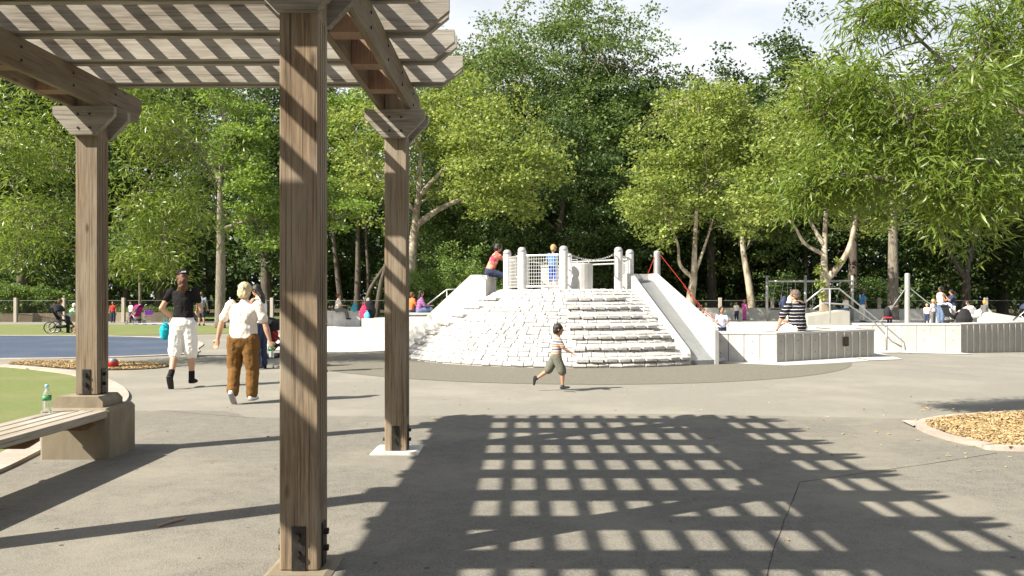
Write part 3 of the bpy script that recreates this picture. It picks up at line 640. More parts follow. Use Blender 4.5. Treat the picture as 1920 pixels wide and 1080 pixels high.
# planter walls at the far left
for (P, lab, h) in (([(-31, 48.6), (-27, 48.8), (-24.5, 49.6), (-23.2, 51.0)], 'brown concrete seat wall of the shrub planter at the far left', .55), ([(-24.6, 50.5), (-21.9, 48.6), (-19.4, 48.6), (-18.9, 50.5)], 'brown concrete planter wall behind the purple stroller', .6)):
    o = ribbon(spline(P, 5), .45, -.05, h, 1).build('planter_wall', PED); tag(o, lab, 'planter wall')
# ================================================================ TREES
def leaf_mesh(name, cen, out, l, w, m, nr, up=.55, droop=0.0, slender=False):
    """one mesh of many small folded leaves; cen: (n,3) centres, out: (n,3) direction the leaf points"""
    n = len(cen)
    d = out+nr.normal(0, .55, (n, 3)); d[:, 2] -= droop
    d /= np.linalg.norm(d, axis=1, keepdims=True)+1e-9
    nn = nr.normal(0, 1, (n, 3)); nn[:, 2] = np.abs(nn[:, 2])+up; nn -= d*np.sum(nn*d, axis=1, keepdims=True); nn /= np.linalg.norm(nn, axis=1, keepdims=True)+1e-9
    s = np.cross(d, nn); L_ = (l*nr.uniform(.65, 1.25, (n, 1))); w_ = L_*w
    if slender:     # long leaf: six corners, arched
        base = cen; mid = cen+d*L_*.5+nn*L_*.06; tip = cen+d*L_-nn*L_*.05
        V = np.stack([base, mid+s*w_*.5-nn*L_*.02, mid, tip, mid-s*w_*.5-nn*L_*.02], 1).reshape(-1, 3)
        idx = np.arange(n)[:, None]*5; F = np.concatenate([idx+np.array([[0, 1, 2]]), idx+np.array([[1, 3, 2]]), idx+np.array([[0, 2, 4]]), idx+np.array([[2, 3, 4]])], 1).reshape(-1)
        nf = n*4; k = 3
    else:
        V = np.stack([cen-d*L_*.5, cen+s*w_*.5+nn*L_*.06, cen+d*L_*.5, cen-s*w_*.5+nn*L_*.06], 1).reshape(-1, 3)
        idx = np.arange(n)[:, None]*4; F = np.concatenate([idx+np.array([[0, 1, 2]]), idx+np.array([[0, 2, 3]])], 1).reshape(-1); nf = n*2; k = 3
    me = bpy.data.meshes.new(name); me.vertices.add(len(V)); me.vertices.foreach_set('co', V.astype(np.float32).reshape(-1))
    me.loops.add(nf*3); me.loops.foreach_set('vertex_index', F.astype(np.int32)); me.polygons.add(nf)
    me.polygons.foreach_set('loop_start', np.arange(nf, dtype=np.int32)*3)
    me.update(calc_edges=True); me.materials.append(m); return me
def limb_path(a, b, rnd, sag=.15, k=5):
    a, b = Vector(a), Vector(b); L_ = (b-a).length; P = []
    for i in range(k+1):
        u = i/k; p = a.lerp(b, u)+Vector((0, 0, sag*L_*math.sin(PI*u)*.6))
        if 0 < i < k: p += Vector((rnd.gauss(0, .045*L_), rnd.gauss(0, .045*L_), rnd.gauss(0, .03*L_)))
        P.append(p)
    return P
def tree(name, label, px, d, zg, ells, leafs, m, bark, tr=.25, trunk=None, forks=(), leaf=.23, lw=.62, clump=1.0, seed=1, nlimb=9, group='trees round the playground', cat='tree', flat=.55, hollow=.55, extra=(), slender=False, droop=.1, per=95, up=.55):
    """ells: crown lobes as photograph boxes (x0, x1, y0, y1, depth offset, depth radius, weight)"""
    rnd = random.Random(seed); nr = np.random.default_rng(seed); x0 = (px-960)*d/FPX
    o = thing(name, label, cat, (x0, d, zg), 0, group); org = Vector((x0, d, zg)); E = []
    for (ax, bx, ay, by, dy, ry, wt) in ells:
        dd = d+dy; c = W((ax+bx)/2, (ay+by)/2, dd); E.append((c-org, (bx-ax)/2*dd/FPX, ry, (by-ay)/2*dd/FPX, wt))
    if not slender: leafs = int(leafs*1.3); leaf *= .87
    tot = sum(e[4] for e in E); ncl = max(6, int(leafs/per)); cl = []; cr_ = []
    for (c, rx, ry, rz, wt) in E:
        for i in range(max(3, int(ncl*wt/tot))):
            v = Vector((rnd.gauss(0, 1), rnd.gauss(0, 1), rnd.gauss(0, 1))).normalized()*(hollow+(1-hollow)*rnd.random())*rnd.choice((.75, .92, 1.0, 1.12, 1.32))
            cl.append(c+Vector((v.x*rx, v.y*ry, v.z*rz))); cr_.append(clump*rnd.uniform(.55, 1.35))
    # trunk and limbs
    tb = MB(); top = max(E, key=lambda e: e[0].z); c0 = E[0][0]
    if trunk is None: trunk = [(0, 0, -.1), (rnd.uniform(-.1, .1), 0, c0.z*.35), (c0.x*.4+rnd.uniform(-.2, .2), c0.y*.4, c0.z*.75), (c0.x*.8, c0.y*.8, c0.z+E[0][3]*.35)]
    tp = spline(trunk, 5); n = len(tp)
    tb.tube(tp, [tr*(1.25 if i == 0 else 1.0)*(1-.78*(i/(n-1))**1.2) for i in range(n)], 10)
    nodes = [(tp[i], tr*(1-.78*i/(n-1))) for i in range(int(n*.45), n)]
    for f in forks:       # forks the photograph shows: (points, radius)
        fp = spline(f[0], 4); m_ = len(fp); tb.tube(fp, [f[1]*(1-.7*i/(m_-1)) for i in range(m_)], 8); nodes += [(fp[i], f[1]*.6*(1-.7*i/(m_-1))) for i in range(m_//2, m_)]
    for i in range(nlimb):
        q = cl[rnd.randrange(len(cl))]; s_, r_ = min(nodes, key=lambda t: (t[0]-q).length+abs(t[0].z-q.z+ (q-t[0]).length*.35)); r_ = min(r_*.6, tr*.45)
        lp = limb_path(s_, q, rnd); tb.tube(lp, [max(.02, r_*(1-.85*k/(len(lp)-1))) for k in range(len(lp))], 6); nodes += [(p, r_*.5) for p in lp[2:]]
    for q in cl[::2]:
        s_, r_ = min(nodes, key=lambda t: (t[0]-q).length); lp = limb_path(s_, q, rnd, .1, 3); tb.tube(lp, [max(.012, min(.04, r_*.4))*(1-.7*k/3) for k in range(4)], 4, False)
    tb.build('trunk', bark, o, True)
    P = []; O = []
    for q, r_ in zip(cl, cr_):
        k = int(per*(r_/clump)**1.6)+4; v = nr.normal(0, 1, (k, 3)); v /= np.linalg.norm(v, axis=1, keepdims=True)
        rr = nr.random((k, 1))**.55; off = v*rr*r_; off[:, 2] *= flat; P.append(off+np.array(q)); O.append(v*np.array([1, 1, .4]))
    for (p, r_, k) in extra:
        v = nr.normal(0, 1, (k, 3)); v /= np.linalg.norm(v, axis=1, keepdims=True); off = v*nr.random((k, 1))**.6*r_; P.append(off+np.array(p)); O.append(v)
    me = leaf_mesh('crown', np.concatenate(P), np.concatenate(O), leaf, lw, m, nr, up, droop, slender)
    put('crown', me, o); return o

LF_YG = leafmat('leaf_sycamore', (.085, .145, .03), (.34, .40, .105), .40)
LF_BR = leafmat('leaf_maple', (.085, .155, .028), (.235, .33, .075), .42)
LF_MD = leafmat('leaf_mid', (.055, .105, .028), (.175, .245, .072), .34)
LF_OL = leafmat('leaf_olive', (.095, .14, .036), (.20, .25, .08), .34)
LF_DK = leafmat('leaf_dark', (.028, .058, .014), (.09, .14, .038), .28)
LF_OAK = leafmat('leaf_oak', (.085, .145, .022), (.215, .29, .058), .46, .35, .5)
LF_SH = leafmat('leaf_shrub', (.07, .13, .028), (.18, .26, .065), .34)

tree('sycamore_tree', 'pale barked sycamore with a long side limb behind the middle pergola post', 776, 46, 0,
     [(800, 1040, 170, 430, -1, 4.2, 1.2), (615, 800, 165, 400, 0, 3.6, .9), (760, 960, 150, 300, 1, 3.5, .8), (860, 1060, 260, 420, -2, 3, .6)], 24000, LF_YG, BARKS, .34,
     [(0, 0, -.1), (-.15, 0, 3), (.05, 0, 5.2), (.25, 0, 7.2), (.35, .2, 9.6)], [([(.1, 0, 5.4), (1.4, -.3, 6.3), (2.8, -.6, 6.9), (4.6, -.8, 7.9)], .2), ([(.25, 0, 7.0), (1.3, 0, 8.2), (2.4, .2, 9.2), (3.6, .3, 10.4)], .15), ([(.1, 0, 6.2), (-1.2, .2, 7.6), (-2.6, .3, 8.8)], .13)], seed=3, clump=1.0, leaf=.24)
tree('tall_tree', 'tallest broad crowned tree rising to the top of the picture', 1127, 60, 0,
     [(960, 1200, -25, 210, 0, 5.5, 1.2), (1010, 1275, 40, 260, -1, 5.5, 1.1), (985, 1190, 180, 340, -2, 4.5, .7), (1100, 1300, 180, 350, -1, 4.5, .7), (880, 1040, 60, 260, 1, 5, .7), (1020, 1240, 300, 450, -1, 4, .5)], 34000, LF_MD, BARKG, .5, seed=5, clump=1.35, leaf=.29, flat=.42, nlimb=14)
tree('olive_tree', 'olive green tree left of the tallest tree', 905, 67, 0,
     [(850, 1030, 40, 250, 0, 5, 1), (800, 930, 70, 330, 0, 5, .9), (860, 1060, 180, 420, 0, 5, 1)], 24000, LF_OL, BARKG, .45, seed=8, clump=1.3, leaf=.30)
tree('hemlock_tree', 'dark drooping evergreen behind the mound platform', 1040, 53, 0,
     [(960, 1170, 250, 560, 0, 4, 1.3), (880, 1030, 330, 570, 1, 3.5, 1), (1090, 1210, 330, 570, 0, 3.2, .8), (985, 1100, 200, 360, 0, 3, .5)], 26000, LF_DK, BARKD, .4, seed=11, clump=1.1, leaf=.26, flat=.4, droop=.5)
tree('young_sycamore', 'yellow green forked tree right of the mound behind the rope pole', 1297, 42, 0,
     [(1180, 1400, 200, 330, 0, 3.2, 1), (1165, 1300, 300, 440, -.5, 2.6, .8), (1290, 1450, 280, 450, 0, 3, .9), (1230, 1400, 150, 260, .5, 2.8, .8), (1360, 1470, 190, 360, 1, 2.5, .6)], 21000, LF_YG, BARKS, .27,
     [(0, 0, -.1), (-.05, 0, 1.4), (.1, 0, 2.4), (.15, 0, 4), (.3, 0, 6.5)], [([(.1, 0, 2.4), (-.6, 0, 3.1), (-.75, -.1, 4.2), (-1.4, 0, 5.6)], .12), ([(.12, 0, 2.6), (.6, .1, 3.8), (1.2, .2, 5.6)], .11)], seed=13, clump=.85, leaf=.22)
tree('forked_sycamore', 'sycamore with a thick right fork behind the man in stripes', 1546, 38, .3,
     [(1440, 1600, 180, 330, 0, 2.8, 1), (1550, 1700, 200, 380, -.3, 2.8, 1), (1470, 1640, 110, 240, .5, 2.8, .8), (1390, 1500, 300, 420, -.3, 2, .6), (1580, 1690, 340, 440, .3, 1.6, .35)], 19000, LF_YG, BARKS, .27,
     [(0, 0, -.1), (.02, 0, 1.5), (-.02, 0, 2.5), (.0, 0, 3.6), (.1, 0, 6.5)], [([(.0, 0, 1.9), (.55, -.1, 2.5), (1.05, -.2, 3.4), (1.35, -.2, 4.7), (1.7, 0, 6.0)], .19), ([(0, 0, 3.1), (-.9, 0, 3.6), (-1.5, -.1, 4.5), (-2.2, 0, 5.0)], .10), ([(0, 0, 3.5), (-.7, 0, 4.7), (-1.2, 0, 6.0)], .12)], seed=17, clump=.8, leaf=.21,
     extra=[((-.3, -.3, 1.75), .28, 60), ((-.35, -.2, 2.4), .25, 50), ((.5, -.3, 2.75), .25, 40), ((-.2, -.25, 1.2), .22, 40)])
tree('straight_tree', 'straight brown trunk left of the grey swing pole', 1674, 46, 0,
     [(1590, 1760, 150, 350, 0, 4, 1), (1660, 1830, 230, 400, 0, 3.5, .8)], 12000, LF_MD, BARKG, .33, seed=19, clump=1.1, leaf=.25)
tree('leaning_tree', 'thin leaning trunk between the young and the forked sycamore', 1414, 49, 0,
     [(1340, 1470, 260, 420, 0, 3, 1), (1390, 1500, 330, 470, 0, 2.5, .6)], 9000, LF_MD, BARKS, .27, [(0, 0, -.1), (-.3, 0, 2.2), (-.7, 0, 4.8), (-.6, 0, 8)], seed=23, clump=1, leaf=.25)
tree('vase_tree', 'dim Y shaped tree in the shade at the far right', 1812, 52, 0,
     [(1720, 1920, 180, 400, 0, 4.5, 1), (1800, 1990, 260, 440, 0, 4, .9)], 14000, LF_DK, BARKD, .3, [(0, 0, -.1), (0, 0, 2.2), (.1, 0, 3.4), (.9, 0, 6.5)], [([(.05, 0, 2.4), (-.9, 0, 4.0), (-2, 0, 6.4)], .18)], seed=29, clump=1.2, leaf=.28)
tree('flowering_tree', 'distant pale topped tree on the skyline right of the tallest tree', 1392, 72, 0,
     [(1310, 1480, 145, 330, 0, 5, 1), (1250, 1380, 160, 340, 0, 5, .8), (1440, 1600, 160, 360, 0, 5, .9)], 18000, leafmat('leaf_flowering', (.10, .15, .05), (.36, .34, .23), .3), BARKG, .4, seed=31, clump=1.3, leaf=.30)
tree('plane_tree', 'grey trunked tree with bright green leaf sprays behind the two walking women', 412, 38.5, 0,
     [(395, 470, 215, 320, 0, 1.4, .6), (430, 520, 180, 290, .5, 1.8, .6), (425, 525, 300, 400, -.3, 1.8, .8), (440, 540, 380, 480, 0, 1.6, .7), (540, 680, 330, 440, 1, 2.2, .8), (370, 450, 120, 220, 1, 2, .6)], 13000, LF_BR, BARKG, .25,
     [(0, 0, -.1), (.05, 0, 3), (.05, 0, 6), (.1, 0, 7.6), (.3, .2, 9.5)], [([(.05, 0, 6.8), (-.3, 0, 7.6), (-.4, 0, 8.8)], .11), ([(.05, 0, 4.6), (1.1, -.2, 4.9), (2.4, -.3, 5.3), (4.6, .5, 5.8)], .09)], seed=37, clump=.7, leaf=.21, flat=.4)
for i, (px, d, el, n, m, bk, tr_, lab) in enumerate([
    (40, 56, [(-130, 120, 60, 330, 0, 5, 1), (-60, 220, 130, 420, 0, 5, 1)], 18000, LF_DK, BARKD, .4, 'dark tree in the wood behind the left post'),
    (300, 58, [(180, 400, 30, 300, 0, 5, 1), (280, 470, 90, 430, 0, 5, 1)], 18000, LF_MD, BARKD, .4, 'dense tree behind the pergola rafters on the left'),
    (500, 54, [(410, 590, 110, 330, 0, 5, 1), (430, 620, 270, 520, 0, 4, 1)], 17000, LF_DK, BARKD, .4, 'dark tree behind the front pergola post'),
    (1455, 66, [(1400, 1560, 180, 420, 0, 5, 1), (1380, 1500, 330, 540, 0, 5, 1)], 15000, LF_DK, BARKD, .4, 'dark tree behind the swing set'),
    (1335, 60, [(1225, 1430, 155, 400, 0, 5, 1), (1290, 1470, 230, 500, 0, 5, 1), (1180, 1300, 260, 520, 0, 4, .8)], 20000, LF_OL, BARKD, .4, 'full green tree behind the young sycamore'),
    (1600, 58, [(1520, 1700, 160, 400, 0, 5, 1), (1560, 1760, 260, 470, 0, 5, 1)], 15000, LF_MD, BARKD, .4, 'tree behind the forked sycamore'),
    (850, 58, [(770, 930, 130, 380, 0, 4, 1), (800, 950, 300, 520, 0, 4, 1)], 16000, LF_MD, BARKD, .4, 'tree behind the pale sycamore limb'),
    (1880, 60, [(1780, 2010, 120, 380, 0, 5, 1), (1840, 2060, 280, 520, 0, 5, 1)], 15000, LF_DK, BARKD, .4, 'dark tree at the right edge beyond the fence')]):
    tree('woodland_tree', lab, px, d, 0, el, n, m, bk, tr_, seed=50+i, clump=1.35, leaf=.3)
# multi stemmed tree between the posts
tree('multi_stem_tree', 'cluster of slim dark trunks under a yellow green canopy between the pergola posts', 668, 52, 0,
     [(600, 740, 150, 340, 0, 4, 1), (560, 700, 60, 240, 1, 4, .8), (690, 830, 40, 250, 1, 4.5, .8), (610, 690, 330, 400, -1, 2, .4)], 17000, LF_BR, BARKD, .22,
     [(0, 0, -.1), (.1, 0, 3), (.1, 0, 6), (.2, 0, 9)], [([(-.8, 0, -.1), (-1.2, 0, 3), (-1.5, 0, 6.5), (-1.3, 0, 9)], .2), ([(.6, .3, -.1), (.7, .2, 3), (.6, 0, 6), (.9, 0, 9)], .14), ([(1.2, 0, -.1), (1.6, 0, 2.5), (2.2, 0, 5), (1.4, 0, 8.2)], .2), ([(.3, 0, -.1), (.9, 0, 2), (2.4, 0, 4.4), (2.9, 0, 7)], .17)], seed=61, clump=1.1, leaf=.26)
# young oaks close to the camera with long slim leaves
tree('young_oak', 'slim leaved young oak growing in the chip bed behind the left post', 174, 17.2, .03,
     [(205, 410, 190, 330, -.2, 1.5, 1), (-30, 150, 180, 360, 0, 1.6, 1), (190, 430, 320, 480, .2, 1.6, 1.1), (-40, 160, 340, 500, -.2, 1.4, .9), (60, 330, 60, 230, 0, 1.6, 1), (200, 360, 450, 530, -.4, 1.0, .4)], 23000, LF_OAK, BARKG, .085,
     [(0, 0, -.05), (.02, 0, 1.2), (-.02, 0, 2.6), (.05, 0, 4.2), (0, 0, 6.2)], [([(0, 0, 1.75), (.55, -.15, 1.85), (1.1, -.3, 2.05), (1.6, -.35, 2.35)], .035), ([(0, 0, 2.4), (.7, 0, 3.2), (1.5, .1, 4.4)], .035), ([(0, 0, 2.3), (-.8, 0, 3), (-1.6, 0, 3.6)], .035)],
     seed=71, clump=.42, leaf=.155, lw=.18, flat=.75, slender=True, droop=.35, per=42, nlimb=16, hollow=.35, up=.4)
tree('young_oak', 'slim leaved oak boughs hanging into the upper right corner', 2060, 8.7, .03,
     [(1620, 1900, 120, 330, -.1, .9, 1.1), (1740, 2040, -60, 200, .2, 1.2, 1.0), (1490, 1700, 90, 290, .3, .7, .9), (1480, 1720, 270, 390, .3, .7, .8), (1690, 1960, 290, 430, -.2, .9, 1), (1570, 1740, -30, 90, .2, .6, .45), (1900, 2300, -300, 420, .3, 1.5, 1.2), (1450, 1560, 330, 400, .5, .4, .25)], 30000, LF_OAK, BARKG, .10,
     [(0, 0, -.05), (0, 0, 1.5), (.03, 0, 2.8), (-.05, 0, 4.4), (0, 0, 6.4)], [([(0, 0, 2.05), (-.7, -.15, 2.35), (-1.5, -.2, 2.42), (-2.3, -.1, 2.6)], .035), ([(0, 0, 2.6), (-.8, 0, 3.3), (-1.6, .1, 3.9), (-2.3, .2, 4.7)], .035), ([(0, 0, 2.3), (-.9, .2, 2.8), (-2.0, .3, 3.1), (-2.9, .4, 3.4)], .03)],
     seed=73, clump=.27, leaf=.125, lw=.165, flat=.8, slender=True, droop=.5, per=40, nlimb=22, hollow=.3, up=.35)
# understorey and shrubs, each copied from one of three plants
def shrub(px, d, w, h, seed, m, label, n=3600, name='shrub'):
    return tree(name, label, px, d, 0, [(px-w/2*FPX/d, px+w/2*FPX/d, HZ-(h-CH)*FPX/d, HZ+(CH-.15)*FPX/d, 0, w*.42, 1)], n, m, BARKD, .05, seed=seed, clump=.55, leaf=.17, nlimb=6, group='shrubs of the playground edge', cat='shrub', hollow=.3, per=60)
shrub(858, 43, 4.6, 4.2, 81, LF_SH, 'bright green bush behind the left slide of the mound', 7000)
shrub(790, 44, 3.0, 3.0, 82, LF_SH, 'small green bush next to the sycamore trunk')
shrub(30, 50, 3.4, 2.6, 83, LF_SH, 'rounded green shrub in the planter at the left edge')
shrub(95, 50.6, 2.6, 2.2, 84, LF_SH, 'small shrub between the left edge shrub and the black stroller', 2600)
shrub(1480, 55, 4, 3.4, 85, LF_DK, 'dim shrub behind the swings', 3000)
shrub(1625, 56, 4, 3.2, 86, LF_DK, 'dim shrub behind the man in the blue shirt', 3000)
proto = []
for i in range(3):
    t_ = tree('understorey_tree', 'x', 960+(i-1)*330, 66, .05, [(960+(i-1)*330-95, 960+(i-1)*330+95, 330, 590, 0, 3.6, 1), (960+(i-1)*330-70, 960+(i-1)*330+80, 180, 400, 0, 3.4, .9)], 11000, LF_DK, BARKD, .22, seed=90+i, clump=1.3, leaf=.33, nlimb=8, group='shaded trees deep in the wood')
    proto.append(t_)
spots = [(-31, 63), (-25, 68), (-19.5, 72), (-8, 79), (5.5, 70), (11, 63), (17, 67), (22, 62), (27.5, 66), (33, 61), (39, 66), (-38, 66), (45, 64), (14, 74), (24, 73), (30, 57), (36, 56), (8, 61), (-14, 66), (-3, 68), (-27, 58), (-34, 58)]
alls = []
for i, (x, y) in enumerate(spots):
    c_ = copy_tree(proto[i % 3]); c_.location = (x, y, .05); c_.rotation_euler = (0, 0, rng.uniform(0, 6.28)); k = rng.uniform(.85, 1.15); c_.scale = (k, k, k*rng.uniform(.9, 1.1)); alls.append(c_)
alls += proto
alls.sort(key=lambda o: o.location.x/o.location.y)
for o in alls: o['label'] = 'shaded tree deep in the wood behind the playground trees'
# the far wood that closes the view
nr_ = np.random.default_rng(4); n_ = 60000
cx = nr_.uniform(-75, 75, n_); cy = nr_.uniform(92, 104, n_); hh = 15+3*np.sin(cx*.22)+2*np.sin(cx*.61+1); cz = .2+nr_.random(n_)**.9*hh
put('far_wood', leaf_mesh('far_wood', np.stack([cx, cy, cz], 1), nr_.normal(0, 1, (n_, 3)), 1.0, .7, LF_DK, nr_)); tag(bpy.data.objects['far_wood'], 'dark mass of distant woodland behind all the trees', 'woodland', kind='stuff')
# unseen wood added behind and beside the camera to cut the low sky light
n_ = 26000; an_ = nr_.uniform(R(140), R(400), n_); rr_ = nr_.uniform(52, 62, n_); cz = .2+nr_.random(n_)**.9*(13+3*np.sin(an_*17))
put('sky_blocking_wood', leaf_mesh('sky_blocking_wood', np.stack([rr_*np.cos(an_), 4+rr_*np.sin(an_), cz], 1), nr_.normal(0, 1, (n_, 3)), 1.6, .7, LF_DK, nr_)); tag(bpy.data.objects['sky_blocking_wood'], 'unseen leafy wood added beside and behind the yard to dim the low sky', 'woodland', kind='stuff')
# low ground cover along the planters
n_ = 4200; cx = nr_.uniform(-32, -19, n_); cy = nr_.uniform(49.8, 51.6, n_); cz = .45+nr_.random(n_)*.35
put('ground_cover', leaf_mesh('ground_cover', np.stack([cx, cy, cz], 1), np.tile([0, 0, 1.], (n_, 1)), .3, .2, LF_SH, nr_)); tag(bpy.data.objects['ground_cover'], 'grassy ground cover in the planters at the far left', 'plants', kind='stuff')

# ================================================================ FENCE round the yard
fence = thing('chain_link_fence', 'low black chain link fence with timber posts in front of the wood', 'fence', (0, 48.2, 0))
w_ = MB(); nW = 520
for i in range(nW):
    x = -36+i*.15
    for s_ in (-1, 1): w_.tube([(x-s_*.6, 0, .05), (x+s_*.6, .004*s_, 1.25)], .006, 3, False)
tag(w_.build('wire_mesh', DARKM, fence), kind='stuff')
MB().tube([(-37, 0, 1.26), (43, 0, 1.26)], .014, 6).build('top_rail', mat('dull_pipe', (.16, .16, .155), .6), fence)
for px in (232, 690, 510, 790, 1350, 1448, 1648, 1848, 1955, 120, 30): 
    x = (px-960)*48.2/FPX; MB().cbox(x-.09, x+.09, -.02-.09, .16-.09, -.2, 1.42, .015).build('fence_post', mat('pale_fence_post', (.36, .32, .26), .8, (.46, .42, .36), 20, stretch=(1, 1, .1)), fence)
# ================================================================ PEOPLE
def rm(o, vox, it=6, fac=.5):
    m = o.modifiers.new('remesh', 'REMESH'); m.mode = 'VOXEL'; m.voxel_size = vox; m.use_smooth_shade = True
    if it: s_ = o.modifiers.new('smooth', 'SMOOTH'); s_.factor = fac; s_.iterations = it
    return o
def fabric(name, c, c2=None, bump=.5, bs=14): return mat(name, c, .9, c2 or tuple(min(1, v*1.15) for v in c), 7, bump=bump, bscale=bs, spec=.15, dist=.03)
def nv(t): return Vector(t).normalized()
def person(label, loc, rz, H, skin, pose, cl, hair, vox=.013, child=0.0, group=None, fat=1.0, face=True):
    """one body surface grown round a posed skeleton; clothes and hair are shells of their own"""
    o = thing('person', label, 'person', loc, rz, group)
    P = dict(torso=(0, .04, 1), head=(0, .05, 1), look=(0, 1, 0), aL=((-.25, 0, -1), (-.1, .3, -1)), aR=((.25, 0, -1), (.1, .3, -1)),
             lL=((-.05, 0, -1), (0, 0, -1)), lR=((.05, 0, -1), (0, 0, -1)), fL=(0, 1, -.12), fR=(0, 1, -.12), seat=None, lift=0); P.update(pose)
    hd = H*(.135+.045*child); up = nv(P['torso']); leg = H*(.255-.02*child); shin = H*(.235-.02*child); ank = H*.042
    arm = H*(.172-.012*child); fore = H*(.148-.008*child); tor = H*(.30-.005*child)
    sw = H*(.108-.008*child)*(1+.5*(fat-1)); hw = H*.052*fat
    side = nv(Vector((1, 0, 0))-up*up.x); fwd = up.cross(side).normalized()
    J = {}; pel = Vector((0, 0, 0))
    for S, s_ in (('L', -1), ('R', 1)):
        h = pel+side*s_*hw-up*.01*H; k = h+nv(P['l'+S][0])*leg; a = k+nv(P['l'+S][1])*shin
        J['h'+S], J['k'+S], J['a'+S] = h, k, a
    zmin = min(min(J['a'+S].z-ank, J['a'+S].z+P['f'+S][2]*H*.09-ank*.4) for S in 'LR')
    off = Vector((0, 0, (P['seat'] if P['seat'] is not None else -zmin)+P['lift'])); pel = pel+off
    for k_ in J: J[k_] = J[k_]+off
    neck = pel+up*tor; sh = pel+up*(tor-.028*H)
    for S, s_ in (('L', -1), ('R', 1)):
        a = sh+side*s_*sw; e = a+nv(P['a'+S][0])*arm; w = e+nv(P['a'+S][1])*fore; J['s'+S], J['e'+S], J['w'+S] = a, e, w
    hu = nv(P['head']); lk = nv(P['look']); lk = nv(lk-hu*lk.dot(hu)); hs = lk.cross(hu); hc = neck+hu*(.035*H+hd*.5)
    HM = Matrix((hs, lk, hu)).transposed()
    t = H/1.7; r = lambda v: v*t
    B = MB()       # --- body
    B.loft([pel-up*r(.05), pel+up*r(.03), pel+up*tor*.38, pel+up*tor*.68, pel+up*tor*.88, neck-up*r(.005)], [r(.13)*fat, r(.155)*fat, r(.13)*fat, r(.155)*fat, sw*.98, r(.06)], [r(.085)*fat, r(.105)*fat, r(.092)*fat, r(.108)*fat, r(.078), r(.055)], side)
    B.loft([neck-up*r(.04), neck+hu*r(.05)+lk*r(.005)], [r(.056), r(.052)], [r(.055), r(.054)], side)
    B.blob(hc+hu*hd*.06-lk*hd*.03, (hd*.36, hd*.44, hd*.44), HM); B.blob(hc-hu*hd*.22+lk*hd*.08, (hd*.28, hd*.31, hd*.28), HM)
    B.blob(hc-hu*hd*.06+lk*hd*.42, (hd*.05, hd*.09, hd*.10), HM, 8, 6)
    for s_ in (-1, 1): B.blob(hc+hs*s_*hd*.36-lk*hd*.04-hu*hd*.03, (hd*.045, hd*.08, hd*.12), HM, 8, 6)
    for S, s_ in (('L', -1), ('R', 1)):
        a, e, w = J['s'+S], J['e'+S], J['w'+S]; d1, d2 = (e-a).normalized(), (w-e).normalized()
        B.loft([a, a.lerp(e, .4), e], [r(.054)*fat, r(.048)*fat, r(.038)], [r(.054)*fat, r(.048)*fat, r(.038)], fwd)
        B.loft([e, e.lerp(w, .35), w], [r(.040), r(.042)*fat**.5, r(.027)], [r(.040), r(.040)*fat**.5, r(.024)], side)
        fd = nv(d2+Vector((0, 0, -.15))) if P.get('hang'+S, True) else d2        # hand: palm, four bent fingers, thumb
        ps = nv(fd.cross(fwd)) if abs(fd.dot(fwd)) < .9 else side; pn = fd.cross(ps).normalized()
        if S == 'L': pn = -pn
        B.loft([w, w+fd*r(.045), w+fd*r(.085)], [r(.026), r(.040), r(.040)], [r(.020), r(.018), r(.015)], pn.cross(fd))
        pa = pn.cross(fd).normalized(); cu = P.get('curl'+S, .5)
        for q in range(4):
            ln = r((.070, .080, .075, .058)[q]); b0 = w+fd*r(.085)+pa*r(.030-.020*q); m1 = b0+nv(fd-pn*cu*.5)*ln*.5; m2 = m1+nv(fd-pn*cu*1.8)*ln*.5
            B.loft([b0-fd*r(.02), b0, m1, m2], [r(.0105), r(.0105), r(.0095), r(.008)], [r(.0105), r(.0105), r(.0095), r(.008)], pa, 8)
        tb0 = w+fd*r(.03)+pa*r(.030); tm = tb0+nv(pa*.8+fd*.7-pn*.3)*r(.035); B.loft([tb0-pa*r(.012), tm, tm+nv(pa*.2+fd*.9-pn*.4)*r(.030)], [r(.014), r(.012), r(.009)], [r(.014), r(.012), r(.009)], pn, 8)
        h, k, an_ = J['h'+S], J['k'+S], J['a'+S]
        B.loft([h, h.lerp(k, .4), k], [r(.088)*fat, r(.078)*fat, r(.054)], [r(.09)*fat, r(.08)*fat, r(.056)], side)
        B.loft([k, k.lerp(an_, .32), an_.lerp(k, .2), an_], [r(.054), r(.057), r(.038), r(.034)], [r(.056), r(.060), r(.040), r(.036)], side)
        ft = nv(P['f'+S]); sd = nv(Vector((1, 0, 0))-ft*ft.x); fu = sd.cross(ft).normalized()
        hl = an_-fu*ank*.55-ft*r(.035); B.loft([hl, hl+ft*r(.09), hl+ft*r(.19)], [r(.032), r(.036), r(.036)], [r(.035), r(.032), r(.018)], sd)
        J['heel'+S], J['ft'+S], J['fs'+S], J['fu'+S] = hl, ft, sd, fu
    rm(B.build('body', skin, o, True), vox, 4)
    if face:
        for s_ in (-1, 1): MB().blob(hc+hs*s_*hd*.15+lk*hd*.385+hu*hd*.03, (hd*.055, hd*.03, hd*.032), HM, 8, 6).build('eye', EYE, o, True)
        MB().blob(hc-hu*hd*.23+lk*hd*.375, (hd*.10, hd*.03, hd*.028), HM, 8, 6).build('mouth', LIP, o, True)
